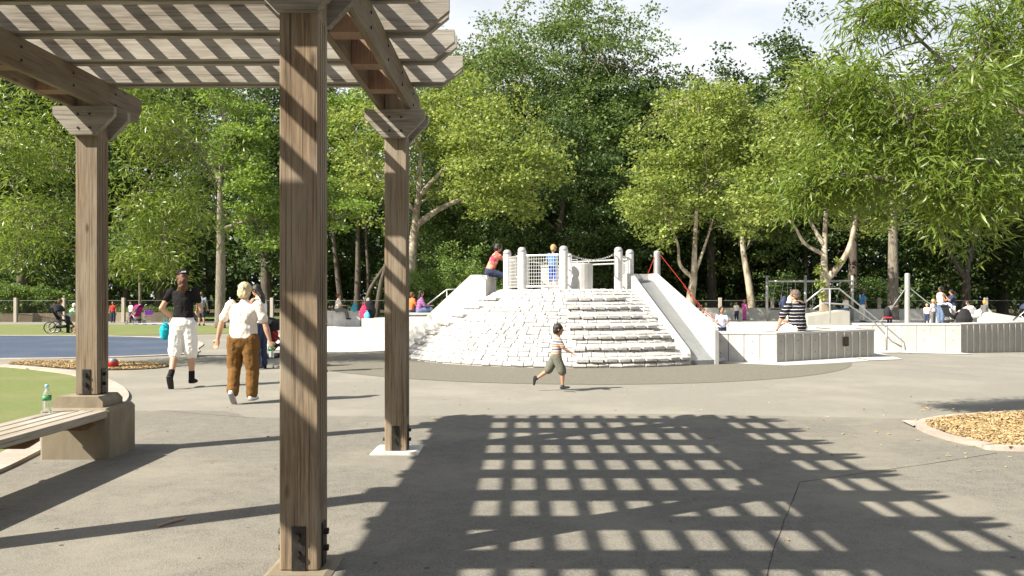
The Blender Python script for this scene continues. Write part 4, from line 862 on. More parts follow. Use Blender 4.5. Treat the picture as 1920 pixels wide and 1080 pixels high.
    # --- shirt
    if 'shirt' in cl:
        S_ = MB(); sp = cl.get('sleeve', .6); ls = cl.get('loose', 1.12); hem = cl.get('hem', -.02)
        S_.loft([pel+up*r(hem+.03), pel+up*tor*.38, pel+up*tor*.68, pel+up*tor*.87, neck-up*r(.02)], [r(.168)*fat*ls, r(.152)*fat*ls, r(.165)*fat*ls, sw*1.06, r(.082)], [r(.122)*fat*ls, r(.115)*fat*ls, r(.122)*fat*ls, r(.094), r(.074)], side, 16)
        for S in 'LR':
            a, e, w = J['s'+S], J['e'+S], J['w'+S]
            if sp > 0:
                q = a.lerp(e, min(sp, 1.0)); S_.loft([a-side*(0)+up*0, a.lerp(q, .5), q], [r(.069)*fat, r(.063)*fat*ls, r(.061)*fat*ls], [r(.069)*fat, r(.062)*fat*ls, r(.060)*fat*ls], fwd)
                if sp > 1: q2 = e.lerp(w, sp-1); S_.loft([e, q2], [r(.056), r(.045)], [r(.056), r(.045)], side)
            else: S_.blob(a-side*(r(.03) if S == 'R' else -r(.03)), (r(.055),)*3)
        rm(S_.build('shirt', cl['shirt'], o, True), vox*1.15, 5)
        if 'collar' in cl: rm(MB().loft([neck-up*r(.035), neck+up*r(.012)], [r(.088), r(.074)], [r(.085), r(.072)], side).build('collar', cl['collar'], o, True), vox, 2)
    # --- trousers, shorts
    if 'pants' in cl:
        T_ = MB(); ln = cl.get('plen', 1.9); lo = cl.get('ploose', 1.15); wt = cl.get('waist', .085)
        T_.loft([pel-up*r(.05), pel+up*r(.02), pel+up*r(wt)], [r(.15)*fat*lo, r(.172)*fat*(1+.4*(lo-1)), r(.15)*fat], [r(.11)*fat*lo, r(.124)*fat*(1+.4*(lo-1)), r(.112)*fat], side, 16)
        for S in 'LR':
            h, k, an_ = J['h'+S], J['k'+S], J['a'+S]; u = min(1, ln); q = h.lerp(k, u); e_ = cl.get('flare', 1.0)
            f0, f1 = r(.098)*fat*lo, r(.076)*lo*(fat**.5)*e_
            T_.loft([h, h.lerp(q, .5), q], [f0, (f0+f1)/2, f1], [f0, (f0+f1)/2, f1], side)
            if ln > 1: q2 = k.lerp(an_, ln-1); T_.loft([k, k.lerp(q2, .5), q2], [r(.076)*lo*(fat**.5), r(.072)*lo*(fat**.5), r(.068)*lo*e_], [r(.078)*lo*(fat**.5), r(.076)*lo*(fat**.5), r(.072)*lo*e_], side)
        rm(T_.build(cl.get('pname', 'trousers'), cl['pants'], o, True), vox*1.15, 5)
    if 'shoes' in cl:
        for S in 'LR':
            hl, ft, sd, fu, an_ = J['heel'+S], J['ft'+S], J['fs'+S], J['fu'+S], J['a'+S]; F_ = MB()
            F_.loft([hl-ft*r(.004), hl+ft*r(.09), hl+ft*r(.20)], [r(.041), r(.045), r(.042)], [r(.044), r(.042), r(.026)], sd)
            F_.loft([hl+fu*r(.0)+ft*r(.03), an_+(J['k'+S]-an_).normalized()*r(cl.get('shoeh', .01))], [r(.045), r(.046)], [r(.046), r(.046)], sd)
            sh_ = rm(F_.build('shoe', cl['shoes'], o, True), vox*.9, 3)
            so_ = MB().loft([hl-fu*r(.032)-ft*r(.006), hl+ft*r(.09)-fu*r(.03), hl+ft*r(.205)-fu*r(.012)], [r(.042), r(.046), r(.042)], [r(.014), r(.014), r(.014)], sd); rm(so_.build('sole', cl.get('sole', BLACKP), sh_, True), vox*.7, 2)
    # --- hair
    if hair:
        Hm, style = hair; h_ = MB()
        h_.blob(hc+hu*hd*.09-lk*hd*.08, (hd*.415, hd*.465, hd*.45), HM); h_.blob(hc-hu*hd*.12-lk*hd*.20, (hd*.39, hd*.32, hd*.38), HM)
        if style == 'short': pass
        if style == 'bob': h_.blob(hc-hu*hd*.28-lk*hd*.22, (hd*.40, hd*.28, hd*.30), HM)
        if style == 'long': h_.loft([hc-hu*hd*.2-lk*hd*.26, hc-hu*hd*.75-lk*hd*.36, hc-hu*hd*1.3-lk*hd*.36], [hd*.36, hd*.36, hd*.2], [hd*.22, hd*.2, hd*.1], hs)
        if style == 'pony': h_.loft([hc+hu*hd*.05-lk*hd*.44, hc-hu*hd*.35-lk*hd*.62, hc-hu*hd*.85-lk*hd*.58, hc-hu*hd*1.1-lk*hd*.52], [hd*.14, hd*.30, hd*.33, hd*.13], [hd*.12, hd*.20, hd*.19, hd*.08], hs)
        if style == 'bun': h_.blob(hc+hu*hd*.1-lk*hd*.55, (hd*.2, hd*.2, hd*.2), HM)
        rng2 = random.Random(int(H*1000)+len(label)); ho = h_.build('hair', Hm, o, True); rm(ho, max(.009, vox*.8), 3)
        tx = bpy.data.textures.get('hair_lumps') or bpy.data.textures.new('hair_lumps', 'CLOUDS'); tx.noise_scale = .045
        dm = ho.modifiers.new('lumps', 'DISPLACE'); dm.texture = tx; dm.strength = hd*.10; dm.mid_level = .5
    if 'shirt' in cl or 'pants' in cl:
        tx = bpy.data.textures.get('cloth_folds') or bpy.data.textures.new('cloth_folds', 'CLOUDS'); tx.noise_scale = .11; tx.noise_depth = 2
        for ch in o.children:
            if ch.name.split('.')[0] in ('shirt', 'trousers', 'shorts'):
                dm = ch.modifiers.new('folds', 'DISPLACE'); dm.texture = tx; dm.strength = .03*t*cl.get('fold', 1.0); dm.mid_level = .5
    o_hc = (hc, hd, hu, lk, hs, HM)
    return o, J, o_hc

WHITE = fabric('white_cotton', (.74, .72, .69)); CREAM = fabric('cream_cotton', (.70, .63, .56)); BLACKT = fabric('black_cotton', (.014, .013, .014))
BROWN = fabric('brown_trouser', (.155, .080, .026)); NAVY = fabric('navy_cotton', (.035, .045, .085)); BLUET = fabric('blue_cotton', (.075, .19, .42)); ROYAL = fabric('royal_blue', (.03, .11, .55))
OLIVE = fabric('olive_grey_short', (.13, .13, .105)); DENIM = fabric('denim', (.11, .16, .26)); PURP = fabric('purple_cotton', (.19, .06, .30)); PINK = fabric('pink_cotton', (.62, .12, .40)); LILAC = fabric('lilac_cotton', (.50, .55, .72))
CORAL = fabric('coral_cotton', (.64, .10, .12), (.80, .32, .20)); GREYF = fabric('grey_fabric', (.13, .13, .135)); REDF = fabric('red_fabric', (.45, .04, .04))
H_BRN = mat('hair_brown', (.075, .03, .014), .5, (.13, .055, .025), 60, bump=.5); H_BLK = mat('hair_black', (.012, .009, .008), .45, (.025, .018, .015), 60, bump=.4); H_BLD = mat('hair_blonde_grey', (.50, .38, .20), .55, (.62, .53, .36), 50, bump=.5)
H_FAIR = mat('hair_fair', (.40, .23, .09), .5, (.5, .32, .14), 50, bump=.4); H_GRY = mat('hair_grey_brown', (.085, .06, .04), .6, (.15, .115, .08), 60, bump=.5)
SHW = fabric('white_shoe', (.72, .70, .68), bump=.2); SHB = fabric('black_shoe', (.015, .014, .014), bump=.3); SHG = fabric('dark_grey_shoe', (.04, .042, .045), bump=.2); SOLEG = mat('grey_sole', (.30, .29, .28), .8)

# woman in the black cap, walking away
o, J, hd_ = person('woman walking away in black cap, black top and white cargo shorts', (-5.14, 12.95, 0), R(3), 1.76, SKIN1,
    dict(torso=(0, .05, 1), head=(-.12, .12, 1), look=(-.25, 1, -.1), aL=((-.62, .05, -1), (.35, 1, -.65)), aR=((.26, .05, -1), (-.55, 1, -.15)), lR=((.05, .12, -1), (.02, .02, -1)), lL=((-.06, -.06, -1), (0, -.5, -1)), fL=(0, .35, -1), fR=(0, 1, -.12), curlL=.9, curlR=.9),
    dict(shirt=BLACKT, sleeve=.50, hem=.055, loose=1.0, pants=WHITE, plen=1.06, ploose=1.22, flare=1.15, pname='shorts', shoes=SHB, shoeh=.10, sole=BLACKP, waist=.07), (H_BRN, 'pony'), vox=.0085, fat=.93, face=True)
hc, hd, hu, lk, hs, HM = hd_
cp = MB().blob(hc+hu*hd*.17-lk*hd*.04, (hd*.435, hd*.49, hd*.40), HM, 16, 10).build('cap', BLACKT, o, True)
MB().loft([hc+hu*hd*.16+lk*hd*.40, hc+hu*hd*.13+lk*hd*.75], [hd*.36, hd*.26], [hd*.03, hd*.025], hs).build('cap_peak', BLACKT, cp, True)
MB().tube([hc+hu*hd*.16+(hs*math.cos(a)*.45+lk*math.sin(a)*.50)*hd-lk*hd*.04 for a in [2*PI*k/20 for k in range(21)]], hd*.025, 6, False).build('cap_band', BLACKT, cp, True)
for i in range(4):     # small white stitching on the back of the cap
    q = hc+hu*hd*.27-lk*hd*.515+hs*hd*(.02+.075*i); MB().tube([q-hu*hd*.045, q+hu*hd*.045], hd*.022, 5).build('cap_stitching', WHITE, cp)
MB().blob(hc+hu*hd*.03-lk*hd*.47, (hd*.13, hd*.10, hd*.08), HM, 10, 6).build('hair_tie', mat('yellow_tie', (.7, .5, .05), .6), o, True)
# older woman in cream shirt
o, J, hd_ = person('older woman walking away in cream shirt and brown trousers holding a bottle', (-3.57, 11.0, 0), R(-4), 1.545, SKIN1,
    dict(torso=(.02, .06, 1), head=(.04, .12, 1), look=(.35, 1, -.05), aL=((-.55, -.02, -1), (-.28, .12, -1)), aR=((.42, .0, -1), (.25, .1, -1)), lR=((.06, .06, -1), (.0, -.03, -1)), lL=((-.10, .10, -1), (.10, -.42, -1)), fL=(.05, .55, -.9), fR=(.05, 1, -.12), curlR=1.0, curlL=.5),
    dict(shirt=CREAM, sleeve=.72, hem=-.045, loose=1.1, pants=BROWN, plen=1.93, ploose=1.18, flare=1.12, shoes=SHW, sole=SOLEG), (H_BLD, 'bob'), vox=.0085, fat=1.16)
def bottle(loc, label, cap_m, tilt=(0, 0, 0), h=.215):
    b_ = thing('water_bottle', label, 'bottle', loc); b_.rotation_euler = tilt; s_ = h/.215
    pf = [(.004, .002), (.028, 0), (.032, .006), (.030, .03), (.032, .05), (.0305, .07), (.032, .09), (.032, .135), (.029, .15), (.018, .175), (.0125, .185), (.0125, .192)]
    GL = MATS.get('clear_plastic')
    if not GL:
        GL = bpy.data.materials.new('clear_plastic'); GL.use_nodes = True; p_ = GL.node_tree.nodes['Principled BSDF']; p_.inputs['Transmission Weight'].default_value = .92; p_.inputs['Roughness'].default_value = .12; p_.inputs['IOR'].default_value = 1.2; p_.inputs['Base Color'].default_value = (.9, .95, .97, 1); MATS['clear_plastic'] = GL
    MB().lathe([(r_*s_, z*s_) for r_, z in pf], 16).build('bottle_body', GL, b_, True)
    MB().lathe([(.0328*s_, .092*s_), (.0328*s_, .132*s_)], 16).build('label_band', mat('green_label', (.03, .17, .07), .5, (.08, .30, .12), 60, ramp=(.45, .5)), b_, True)
    MB().lathe([(.014*s_, .190*s_), (.014*s_, .212*s_), (.012*s_, .215*s_)], 12).build('bottle_cap', cap_m, b_, True)
    return b_
CAPB = mat('blue_cap', (.10, .38, .75), .4)
w = Matrix.Rotation(R(-4), 4, 'Z') @ J['wR']; bottle((-3.57+w.x+.015, 11.0+w.y+.03, w.z-.235), 'clear water bottle in the right hand of the older woman', CAPB, (R(4), R(-4), 0), .225)
bottle((-3.94, 7.02, .434), 'clear water bottle with green label standing on the bench', mat('pale_blue_cap', (.35, .65, .85), .4), (0, 0, .4), .235)
# running boy
MULTI = stripes('striped_polo', [(0, (.40, .37, .29)), (.16, (.40, .16, .10)), (.32, (.52, .50, .46)), (.45, (.07, .09, .24)), (.62, (.33, .30, .20)), (.74, (.46, .45, .42)), (.86, (.32, .14, .12))], .115)
person('small boy running in a striped shirt and grey shorts before the mound', (.66, 12.45, 0), R(-86), .98, SKIN2,
    dict(torso=(0, .10, 1), head=(0, .10, 1), look=(0, 1, .05), aL=((-.25, -.35, -1), (.1, .5, -.8)), aR=((.25, .55, -1), (-.05, .9, -.5)), lR=((.06, .42, -1), (0, .02, -1)), lL=((-.04, -.55, -1), (0, -.85, -.6)), fL=(0, -.15, -1), fR=(0, 1, .05), lift=.045),
    dict(shirt=MULTI, sleeve=.85, hem=-.03, loose=1.12, pants=OLIVE, plen=.95, ploose=1.3, flare=1.25, pname='shorts', shoes=SHG, fold=.7), (H_BLK, 'short'), vox=.0075, child=.85)
# woman on top of the left slide
TIED = mat('tie_dye_coral', (.60, .05, .10), .9, (.80, .40, .22), 5, stretch=(1, 1, 2.2), bump=.4, bscale=14, ramp=(.45, .6), dist=.03)
sx, sy = MC.x+2.2*math.sin(R(-109)), MC.y-2.2*math.cos(R(-109))
person('woman in coral top and navy shorts sitting on top of the left slide', (sx+.10, sy-.10, 1.99), R(-78), 1.62, SKIN2,
    dict(torso=(0, .42, 1), head=(0, .30, 1), look=(.05, 1, -.05), aL=((-.05, 1, -.45), (0, 1, .05)), aR=((.15, 1, -.5), (.05, 1, -.02)), lL=((-.08, 1, -.30), (0, .25, -1)), lR=((.12, 1, -.30), (.02, .18, -1)), seat=.10, fL=(0, 1, -.3), fR=(0, 1, -.3)),
    dict(shirt=TIED, sleeve=.30, hem=.0, loose=1.02, pants=NAVY, plen=.85, ploose=1.1, pname='shorts'), (H_BLK, 'bun'), vox=.011, fat=.97)
person('fair haired boy in blue standing behind the mesh panel on the mound', (.98, 19.62, ZP+.03), R(8), 1.06, SKIN1,
    dict(aL=((-.3, .2, -1), (.1, 1, .1)), aR=((.4, .5, -.6), (.2, 1, 0))), dict(shirt=BLUET, sleeve=.6, pants=ROYAL, plen=1.25, pname='shorts', hem=-.04), (H_FAIR, 'short'), vox=.011, child=.7)
STRP = stripes('navy_striped_polo', [(0, (.012, .012, .03)), (.60, (.62, .60, .50)), (.76, (.012, .012, .03))], .075, wob=.03)
person('man in navy striped polo sitting on the terrace wall with his back turned', (6.42, 18.62, .66), R(24), 1.80, SKIN1,
    dict(torso=(.0, .14, 1), head=(-.03, .10, 1), look=(-.65, 1, -.1), aL=((-.42, .35, -1), (.05, .55, -1)), aR=((.22, .65, -1), (-.4, 1, -.3)), lL=((-.3, 1, -.06), (-.05, .1, -1)), lR=((.12, 1, -.05), (0, .1, -1)), seat=.09),
    dict(shirt=STRP, sleeve=.85, hem=-.05, loose=1.13, pants=WHITE, plen=1.1, pname='shorts', shoes=SHW, fold=.8), (H_GRY, 'short'), vox=.011, fat=1.14)
person('dark haired boy in pale blue shirt facing out behind the terrace wall', (5.06, 20.0, .2), R(176), .985, SKIN2,
    dict(aL=((-.3, .1, -1), (.5, 1, -.1)), aR=((.3, .1, -1), (-.5, 1, -.15))), dict(shirt=LILAC, sleeve=.6, pants=NAVY, plen=1.1, pname='shorts'), (H_BLK, 'short'), vox=.011, child=.8)
person('dark haired boy peeping over the right slide edge', (4.72, 20.6, .2), R(200), .97, SKIN2,
    dict(aR=((.6, .5, -.6), (.9, .5, 0))), dict(shirt=BLACKT, sleeve=.6, pants=NAVY, plen=1.1, pname='shorts'), (H_BLK, 'short'), vox=.012, child=.8)
def far(px, d, z, H, rz, label, skin, shirt, pants, hair, child=0.0, vox=.02, pose=None, sleeve=.6, plen=1.9, shoes=SHB, group='people across the playground', pname='trousers', fat=1.0):
    return person(label, ((px-960)*d/FPX, d, z), rz, H, skin, pose or {}, dict(shirt=shirt, pants=pants, sleeve=sleeve, plen=plen, shoes=shoes, pname=pname), hair, vox=vox, child=child, group=group, fat=fat, face=(d < 34))
SIT = dict(lL=((-.15, 1, -.1), (0, .25, -1)), lR=((.15, 1, -.1), (0, .25, -1)), aL=((-.2, .4, -1), (.3, 1, 0)), aR=((.2, .4, -1), (-.3, 1, 0)), torso=(0, .15, 1))
CROUCH = dict(torso=(0, .8, 1), head=(0, .5, 1), lL=((-.15, 1, -.25), (0, -.5, -1)), lR=((.15, 1, -.25), (0, -.5, -1)), aL=((-.1, 1, -.6), (.1, 1, -.3)), aR=((.1, 1, -.6), (-.1, 1, -.3)))
FLOORG = stripes('plaid_purple', [(0, (.22, .07, .20)), (.5, (.42, .24, .42)), (.75, (.14, .05, .16))], .06)
far(166, 16.3, 0, 1.66, R(150), 'woman in purple top mostly hidden behind the left post', SKIN3, PURP, BLACKT, (H_BLK, 'long'), vox=.013, sleeve=.0)
far(487, 16.4, 0, 1.66, R(70), 'woman in white sleeveless top looking down beside a black stroller', SKIN2, WHITE, NAVY, (H_BLK, 'long'), vox=.012, pose=dict(head=(0, .4, 1), aL=((-.1, .5, -1), (0, 1, -.2)), aR=((.1, .5, -1), (0, 1, -.3))), sleeve=0)
far(463, 27, 0, 1.55, R(80), 'person in lilac top behind the older woman', SKIN3, fabric('lilac2', (.42, .27, .45)), DENIM, (H_BLK, 'short'))
far(378, 42, 0, 1.70, R(0), 'person in grey top and navy shorts standing by the plane tree', SKIN1, fabric('grey_top', (.22, .25, .30)), NAVY, (H_BRN, 'short'), plen=1.0, pname='shorts')
far(604, 15.8, 0, 1.04, R(-80), 'toddler in striped trousers half hidden by the front post', SKIN3, WHITE, stripes('zigzag', [(0, (.6, .6, .62)), (.5, (.10, .12, .22))], .05), (H_BLK, 'short'), child=.8, vox=.012, plen=1.35, shoes=SHG)
far(632, 40.9, .77, 1.62, R(-70), 'woman in pale top reading on the white wall block', SKIN1, CREAM, GREYF, (H_BRN, 'bun'), pose=dict(SIT, seat=.09))
far(786, 31.2, .85, 1.62, R(-75), 'woman in purple plaid shirt sitting on the ledge behind the slide', SKIN2, FLOORG, DENIM, (H_BLK, 'long'), pose=dict(SIT, seat=.09, lL=((-.15, 1, .25), (0, .6, -.6)), lR=((.15, 1, .2), (0, .6, -.6))), vox=.016, sleeve=1.8)
far(770, 31.5, .85, 1.5, R(-60), 'person in orange top sitting beside the plaid shirt woman', SKIN2, fabric('orange_top', (.60, .16, .05)), NAVY, (H_BRN, 'short'), pose=dict(SIT, seat=.09), vox=.016)
far(1478, 40.5, .2, 1.66, R(-100), 'man in white shirt with navy backpack by the swings', SKIN2, WHITE, WHITE, (H_BLK, 'short'), pose=dict(torso=(0, .35, 1), aL=((-.1, .8, -1), (0, 1, -.2)), aR=((.1, .8, -1), (0, 1, -.2))))
bp_ = thing('backpack', 'navy backpack on the man in the white shirt', 'backpack', (13.26, 40.55, 1.02)); rm(MB().loft([(0, 0, 0), (0, 0, .22), (.05, 0, .40)], [.17, .19, .14], [.13, .14, .10], (0, 1, 0)).build('pack_body', NAVY, bp_, True), .02, 3); MB().cbox(-.18, -.12, -.11, .11, .02, .2, .02).build('pocket', NAVY, bp_)
far(1563, 42.6, .62, 1.05, R(180), 'child in blue riding the right hand swing', SKIN2, DENIM, NAVY, (H_BRN, 'short'), child=.6, pose=dict(SIT, seat=.03))
far(1587, 41.2, .2, 1.33, R(100), 'girl in white shirt and denim shorts carrying a blue bucket', SKIN3, WHITE, DENIM, (H_BRN, 'bob'), child=.4, pose=dict(aL=((-.2, .5, -1), (0, 1, .1)), aR=((.2, .4, -1), (0, 1, 0))), plen=.8, pname='shorts')
far(1617, 42.0, .2, 1.58, R(-85), 'man in blue shirt looking to the right by the swing post', SKIN2, BLUET, WHITE, (H_BLK, 'short'), fat=1.1)
far(1396, 45.0, .2, 1.12, R(120), 'girl in bright pink at the terrace back wall', SKIN1, PINK, PINK, (H_FAIR, 'bob'), child=.5)
far(1381, 44.7, .2, 1.0, R(150), 'child in pale top beside the girl in pink', SKIN2, CREAM, NAVY, (H_BRN, 'short'), child=.6)
far(1668, 36.0, .2, 1.05, R(-60), 'child with a dark backpack left of the grey swing pole', SKIN2, GREYF, NAVY, (H_BLK, 'short'), child=.5, pose=dict(torso=(0, .3, 1), aL=((-.1, 1, 0), (0, 1, .5)), aR=((.1, 1, 0), (0, 1, .5))))
bp2 = thing('backpack', 'black and red backpack on the child left of the grey pole', 'backpack', (16.22, 35.85, .62)); rm(MB().loft([(0, 0, 0), (0, 0, .2), (.02, 0, .32)], [.15, .17, .12], [.13, .14, .10], (0, 1, 0)).build('pack_body', BLACKF, bp2, True), .02, 3); MB().cbox(-.16, .16, -.16, .1, -.09, -.03, .02).build('pack_base', REDF, bp2)
far(1764, 36.5, .2, 1.70, R(100), 'tall woman in white vest standing on the right terrace', SKIN3, WHITE, DENIM, (H_BLK, 'bun'), sleeve=0, pose=dict(aL=((-.15, .0, -1), (0, .2, -1))))
far(1786, 35.5, .2, 1.56, R(80), 'woman in navy shirt holding a camera to her face', SKIN2, NAVY, WHITE, (H_BLK, 'pony'), pose=dict(head=(0, .25, 1), aL=((-.2, .8, -.8), (.1, .6, 1)), aR=((.2, .8, -.8), (-.1, .6, 1))))
far(1831, 34.5, .2, 1.55, R(90), 'person in white crouching over bags at the right', SKIN2, WHITE, WHITE, (H_BLK, 'short'), pose=CROUCH, sleeve=1.8)
far(1738, 38, .2, .95, R(150), 'small child in white near the two women on the terrace', SKIN1, WHITE, NAVY, (H_FAIR, 'short'), child=.8)
far(1750, 37.2, .2, 1.15, R(30), 'child in blue and white standing beside the tall woman', SKIN2, LILAC, GREYF, (H_FAIR, 'short'), child=.6)
far(1846, 36, .2, 1.1, R(0), 'child in an orange cap behind the crouching person', SKIN2, GREYF, NAVY, (mat('orange_hair_cap', (.7, .28, .05), .7), 'short'), child=.6)
far(128, 33.2, 0, 1.25, R(-70), 'bending person with pale hat beyond the black stroller', SKIN2, fabric('mint', (.45, .62, .45)), NAVY, (mat('pale_hat', (.75, .78, .72), .8), 'short'), pose=dict(torso=(0, .7, 1), aL=((0, .6, -1), (0, .3, -1)), aR=((0, .6, -1), (0, .3, -1))))
far(112, 34.4, 0, 1.35, R(-60), 'child in dark top standing behind the black stroller', SKIN2, NAVY, GREYF, (H_BRN, 'short'), child=.4)
far(212, 47.6, 0, 1.2, R(180), 'child in red top sitting by the fence at the far left', SKIN2, REDF, NAVY, (H_BLK, 'short'), child=.5)
far(246, 47.2, 0, 1.2, R(150), 'child in white top by the fence near the small tree', SKIN2, WHITE, NAVY, (H_BLK, 'short'), child=.5)

# ================================================================ PROPS
def wheel(par, c, r, ax=(1, 0, 0), m_rim=POLE, w=.03):
    c = Vector(c); ax = nv(ax); u = ax.orthogonal().normalized(); v = ax.cross(u)
    wh = bpy.data.objects.new('wheel', None); C.objects.link(wh); wh.parent = par
    MB().tube([c+(u*math.cos(a)+v*math.sin(a))*(r-w*.5) for a in [2*PI*k/18 for k in range(19)]], w*.5, 7, False).build('tyre', BLACKP, wh, True)
    rb_ = MB().tube([c+(u*math.cos(a)+v*math.sin(a))*(r-w*1.15) for a in [2*PI*k/18 for k in range(19)]], w*.22, 5, False)
    for k in range(6): a = PI*k/3; rb_.tube([c, c+(u*math.cos(a)+v*math.sin(a))*(r-w)], w*.18, 4)
    rb_.tube([c-ax*w*.7, c+ax*w*.7], w*.5, 8); rb_.build('rim', m_rim, wh)
def stroller(label, loc, rz, seat_m, can_m, fr_m, wr=.085, big=False, sc=1.0):
    s = thing('stroller', label, 'stroller', loc, rz, 'strollers around the playground'); s.scale = (sc,)*3     # faces local +y
    for q in (-1, 1):
        x = q*.22
        MB().tube([(x, -.52, 1.02), (x, -.42, .98), (x, .02, .55), (x*1.0, .38, .14)], .014, 7).build('frame_side', fr_m, s, True)
        MB().tube([(x, .05, .52), (x, -.30, .14)], .013, 7).build('rear_leg', fr_m, s, True)
        wheel(s, (x*1.05, -.32, wr*(1.5 if big else 1)), wr*(1.5 if big else 1)); wheel(s, (x*(.9 if not big else .35), .42, wr), wr)
    MB().tube([(-.22, -.52, 1.02), (0, -.55, 1.03), (.22, -.52, 1.02)], .017, 7).build('handle', BLACKP, s, True)
    MB().tube([(-.23, -.30, .16), (.23, -.30, .16)], .011, 6).build('axle', fr_m, s)
    rm(MB().loft([(0, -.32, .86), (0, -.12, .50), (0, -.06, .44)], [.19, .20, .20], [.03, .035, .03], (1, 0, 0)).build('backrest', seat_m, s, True), .015, 2)
    rm(MB().loft([(0, -.10, .43), (0, .16, .47), (0, .30, .30)], [.20, .20, .17], [.035, .03, .02], (1, 0, 0)).build('seat', seat_m, s, True), .015, 2)
    cv = MB(); n = 7; V = []
    for i in range(n):
        a = R(8+ i*20); 
        for k in range(7): t = PI*k/6; rr_ = .33; V.append((.23*math.cos(t)*1.0, -.22+rr_*math.cos(a)*math.sin(t)**.6*.9+.02, .72+.30*math.sin(a)*(.35+.65*math.sin(t)**.5)))
    cv.add(V, [(i*7+k, i*7+k+1, (i+1)*7+k+1, (i+1)*7+k) for i in range(n-1) for k in range(6)]); cob = cv.build('canopy', can_m, s, True); sm = cob.modifiers.new('thick', 'SOLIDIFY'); sm.thickness = .012
    rm(MB().loft([(0, -.22, .22), (0, .12, .24)], [.18, .16], [.06, .05], (1, 0, 0)).build('basket', BLACKF, s, True), .02, 1)
    return s
stroller('grey umbrella stroller standing ahead of the woman in the cap', (-7.85, 19.9, 0), R(30), GREYF, GREYF, STEEL, .075)
bg = thing('cloth_bag', 'turquoise bag hanging from the grey stroller', 'bag', (-8.18, 19.55, .50)); rm(MB().loft([(0, 0, 0), (0, 0, .16), (0, 0, .28)], [.12, .14, .07], [.09, .10, .05], (1, 0, 0)).build('bag_body', fabric('turquoise', (.02, .40, .52)), bg, True), .018, 3); MB().tube([(-.05, 0, .27), (-.03, 0, .42), (.03, 0, .42), (.05, 0, .27)], .008, 5).build('strap', fabric('turquoise', (.02, .40, .52)), bg)
stroller('black three wheeled stroller on the far turf at the left', (-17.9, 33.0, 0), R(-80), BLACKF, BLACKF, DARKM, .14, True, 1.15)
stroller('magenta stroller on the far turf beyond the left post', (-20.2, 44.5, 0), R(70), fabric('magenta', (.28, .02, .14)), fabric('magenta', (.28, .02, .14)), STEEL, .10, False, 1.05)
stroller('black stroller with a red bag beside the woman in white', (-4.74, 16.9, 0), R(-75), BLACKF, BLACKF, DARKM, .085)
stroller('dark stroller parked at the far right of the terrace', (20.6, 33.5, .2), R(60), BLACKF, NAVY, STEEL, .09)
stroller('covered stroller with blue and white bags on the right terrace', (18.6, 35.2, .2), R(-70), BLACKF, LILAC, DARKM, .09)
def bag(px, d, z, w, h, m, label):
    o = thing('bag', label, 'bag', ((px-960)*d/FPX, d, z), rng.uniform(-.6, .6), 'bags left about the playground'); rm(MB().loft([(0, 0, h*.15), (0, 0, h*.5), (.02, 0, h*.85)], [w*.5, w*.55, w*.35], [w*.32, w*.36, w*.22], (1, 0, 0)).build('bag_body', m, o, True), .02, 3)
    MB().tube([(-w*.2, 0, h*.9), (-w*.1, 0, h*1.25), (w*.1, 0, h*1.25), (w*.2, 0, h*.9)], .012, 5).build('strap', m, o)
bag(512, 16.9, .52, .22, .3, REDF, 'red bag hung on the black stroller near the front post'); bag(690, 27.6, .74, .5, .55, BLACKF, 'black and green bag heap on the white angled block'); bag(682, 27.3, .74, .3, .42, fabric('crimson', (.5, .03, .09)), 'crimson bag beside the black heap on the white block')
bag(688, 27.15, .74, .22, .2, fabric('skyblue', (.1, .42, .75)), 'sky blue bag in front of the crimson bag'); bag(1808, 34, .2, .7, .75, BLACKF, 'large black bag beside the crouching person'); bag(664, 40.8, .77, .3, .35, fabric('blue_green', (.05, .25, .35)), 'blue green bag on the far white wall block')
bag(1580, 40.8, .62, .22, .24, fabric('skyblue', (.1, .42, .75)), 'blue bucket bag in front of the girl in white')
ball = thing('play_ball', 'red and grey rubber ball beside the left pergola post', 'ball', (-7.87, 16.35, .11))
MB().blob((0, 0, 0), (.105,)*3, None, 24, 16).build('ball_shell', mat('red_rubber', (.36, .015, .015), .35), ball, True)
MB().blob((.01, -.035, .05), (.066,)*3, Matrix.Rotation(.5, 3, 'X'), 24, 16).build('ball_patch', mat('grey_rubber', (.22, .25, .30), .35), ball, True)
fc = thing('folding_chair', 'pink patterned folding chair near the small tree at the left', 'chair', (-20.0, 45.6, 0), R(20))
for q in (-1, 1):
    MB().tube([(q*.2, -.2, 0), (-q*.2, .18, .42)], .012, 6).build('leg', STEEL, fc); MB().tube([(q*.2, .2, 0), (-q*.2, -.18, .42)], .012, 6).build('leg', STEEL, fc); MB().tube([(q*.22, .18, .4), (q*.22, .24, .75)], .012, 6).build('upright', STEEL, fc)
MB().cbox(-.22, .22, -.2, .2, .40, .42, .008).build('seat', PURP, fc); MB().cbox(-.22, .22, .19, .22, .48, .74, .008).build('backrest', PURP, fc)
st_ = thing('small_tree_trunk', 'thin straight sapling trunk on the far turf left of the woman in the cap', 'tree', (-20.9, 46.5, 0), 0); MB().tube([(0, 0, 0), (.03, 0, 1.5), (0, 0, 3.2), (.1, 0, 5)], [.09, .075, .06, .03], 8).build('trunk', BARKG, st_, True)
nr2 = np.random.default_rng(9); q_ = nr2.normal(0, 1, (1600, 3)); q_ /= np.linalg.norm(q_, axis=1, keepdims=True); put('crown', leaf_mesh('crown', q_*nr2.random((1600, 1))**.5*np.array([1.8, 1.8, 1.5])+np.array([0, 0, 4.6]), q_, .25, .5, LF_MD, nr2), st_)
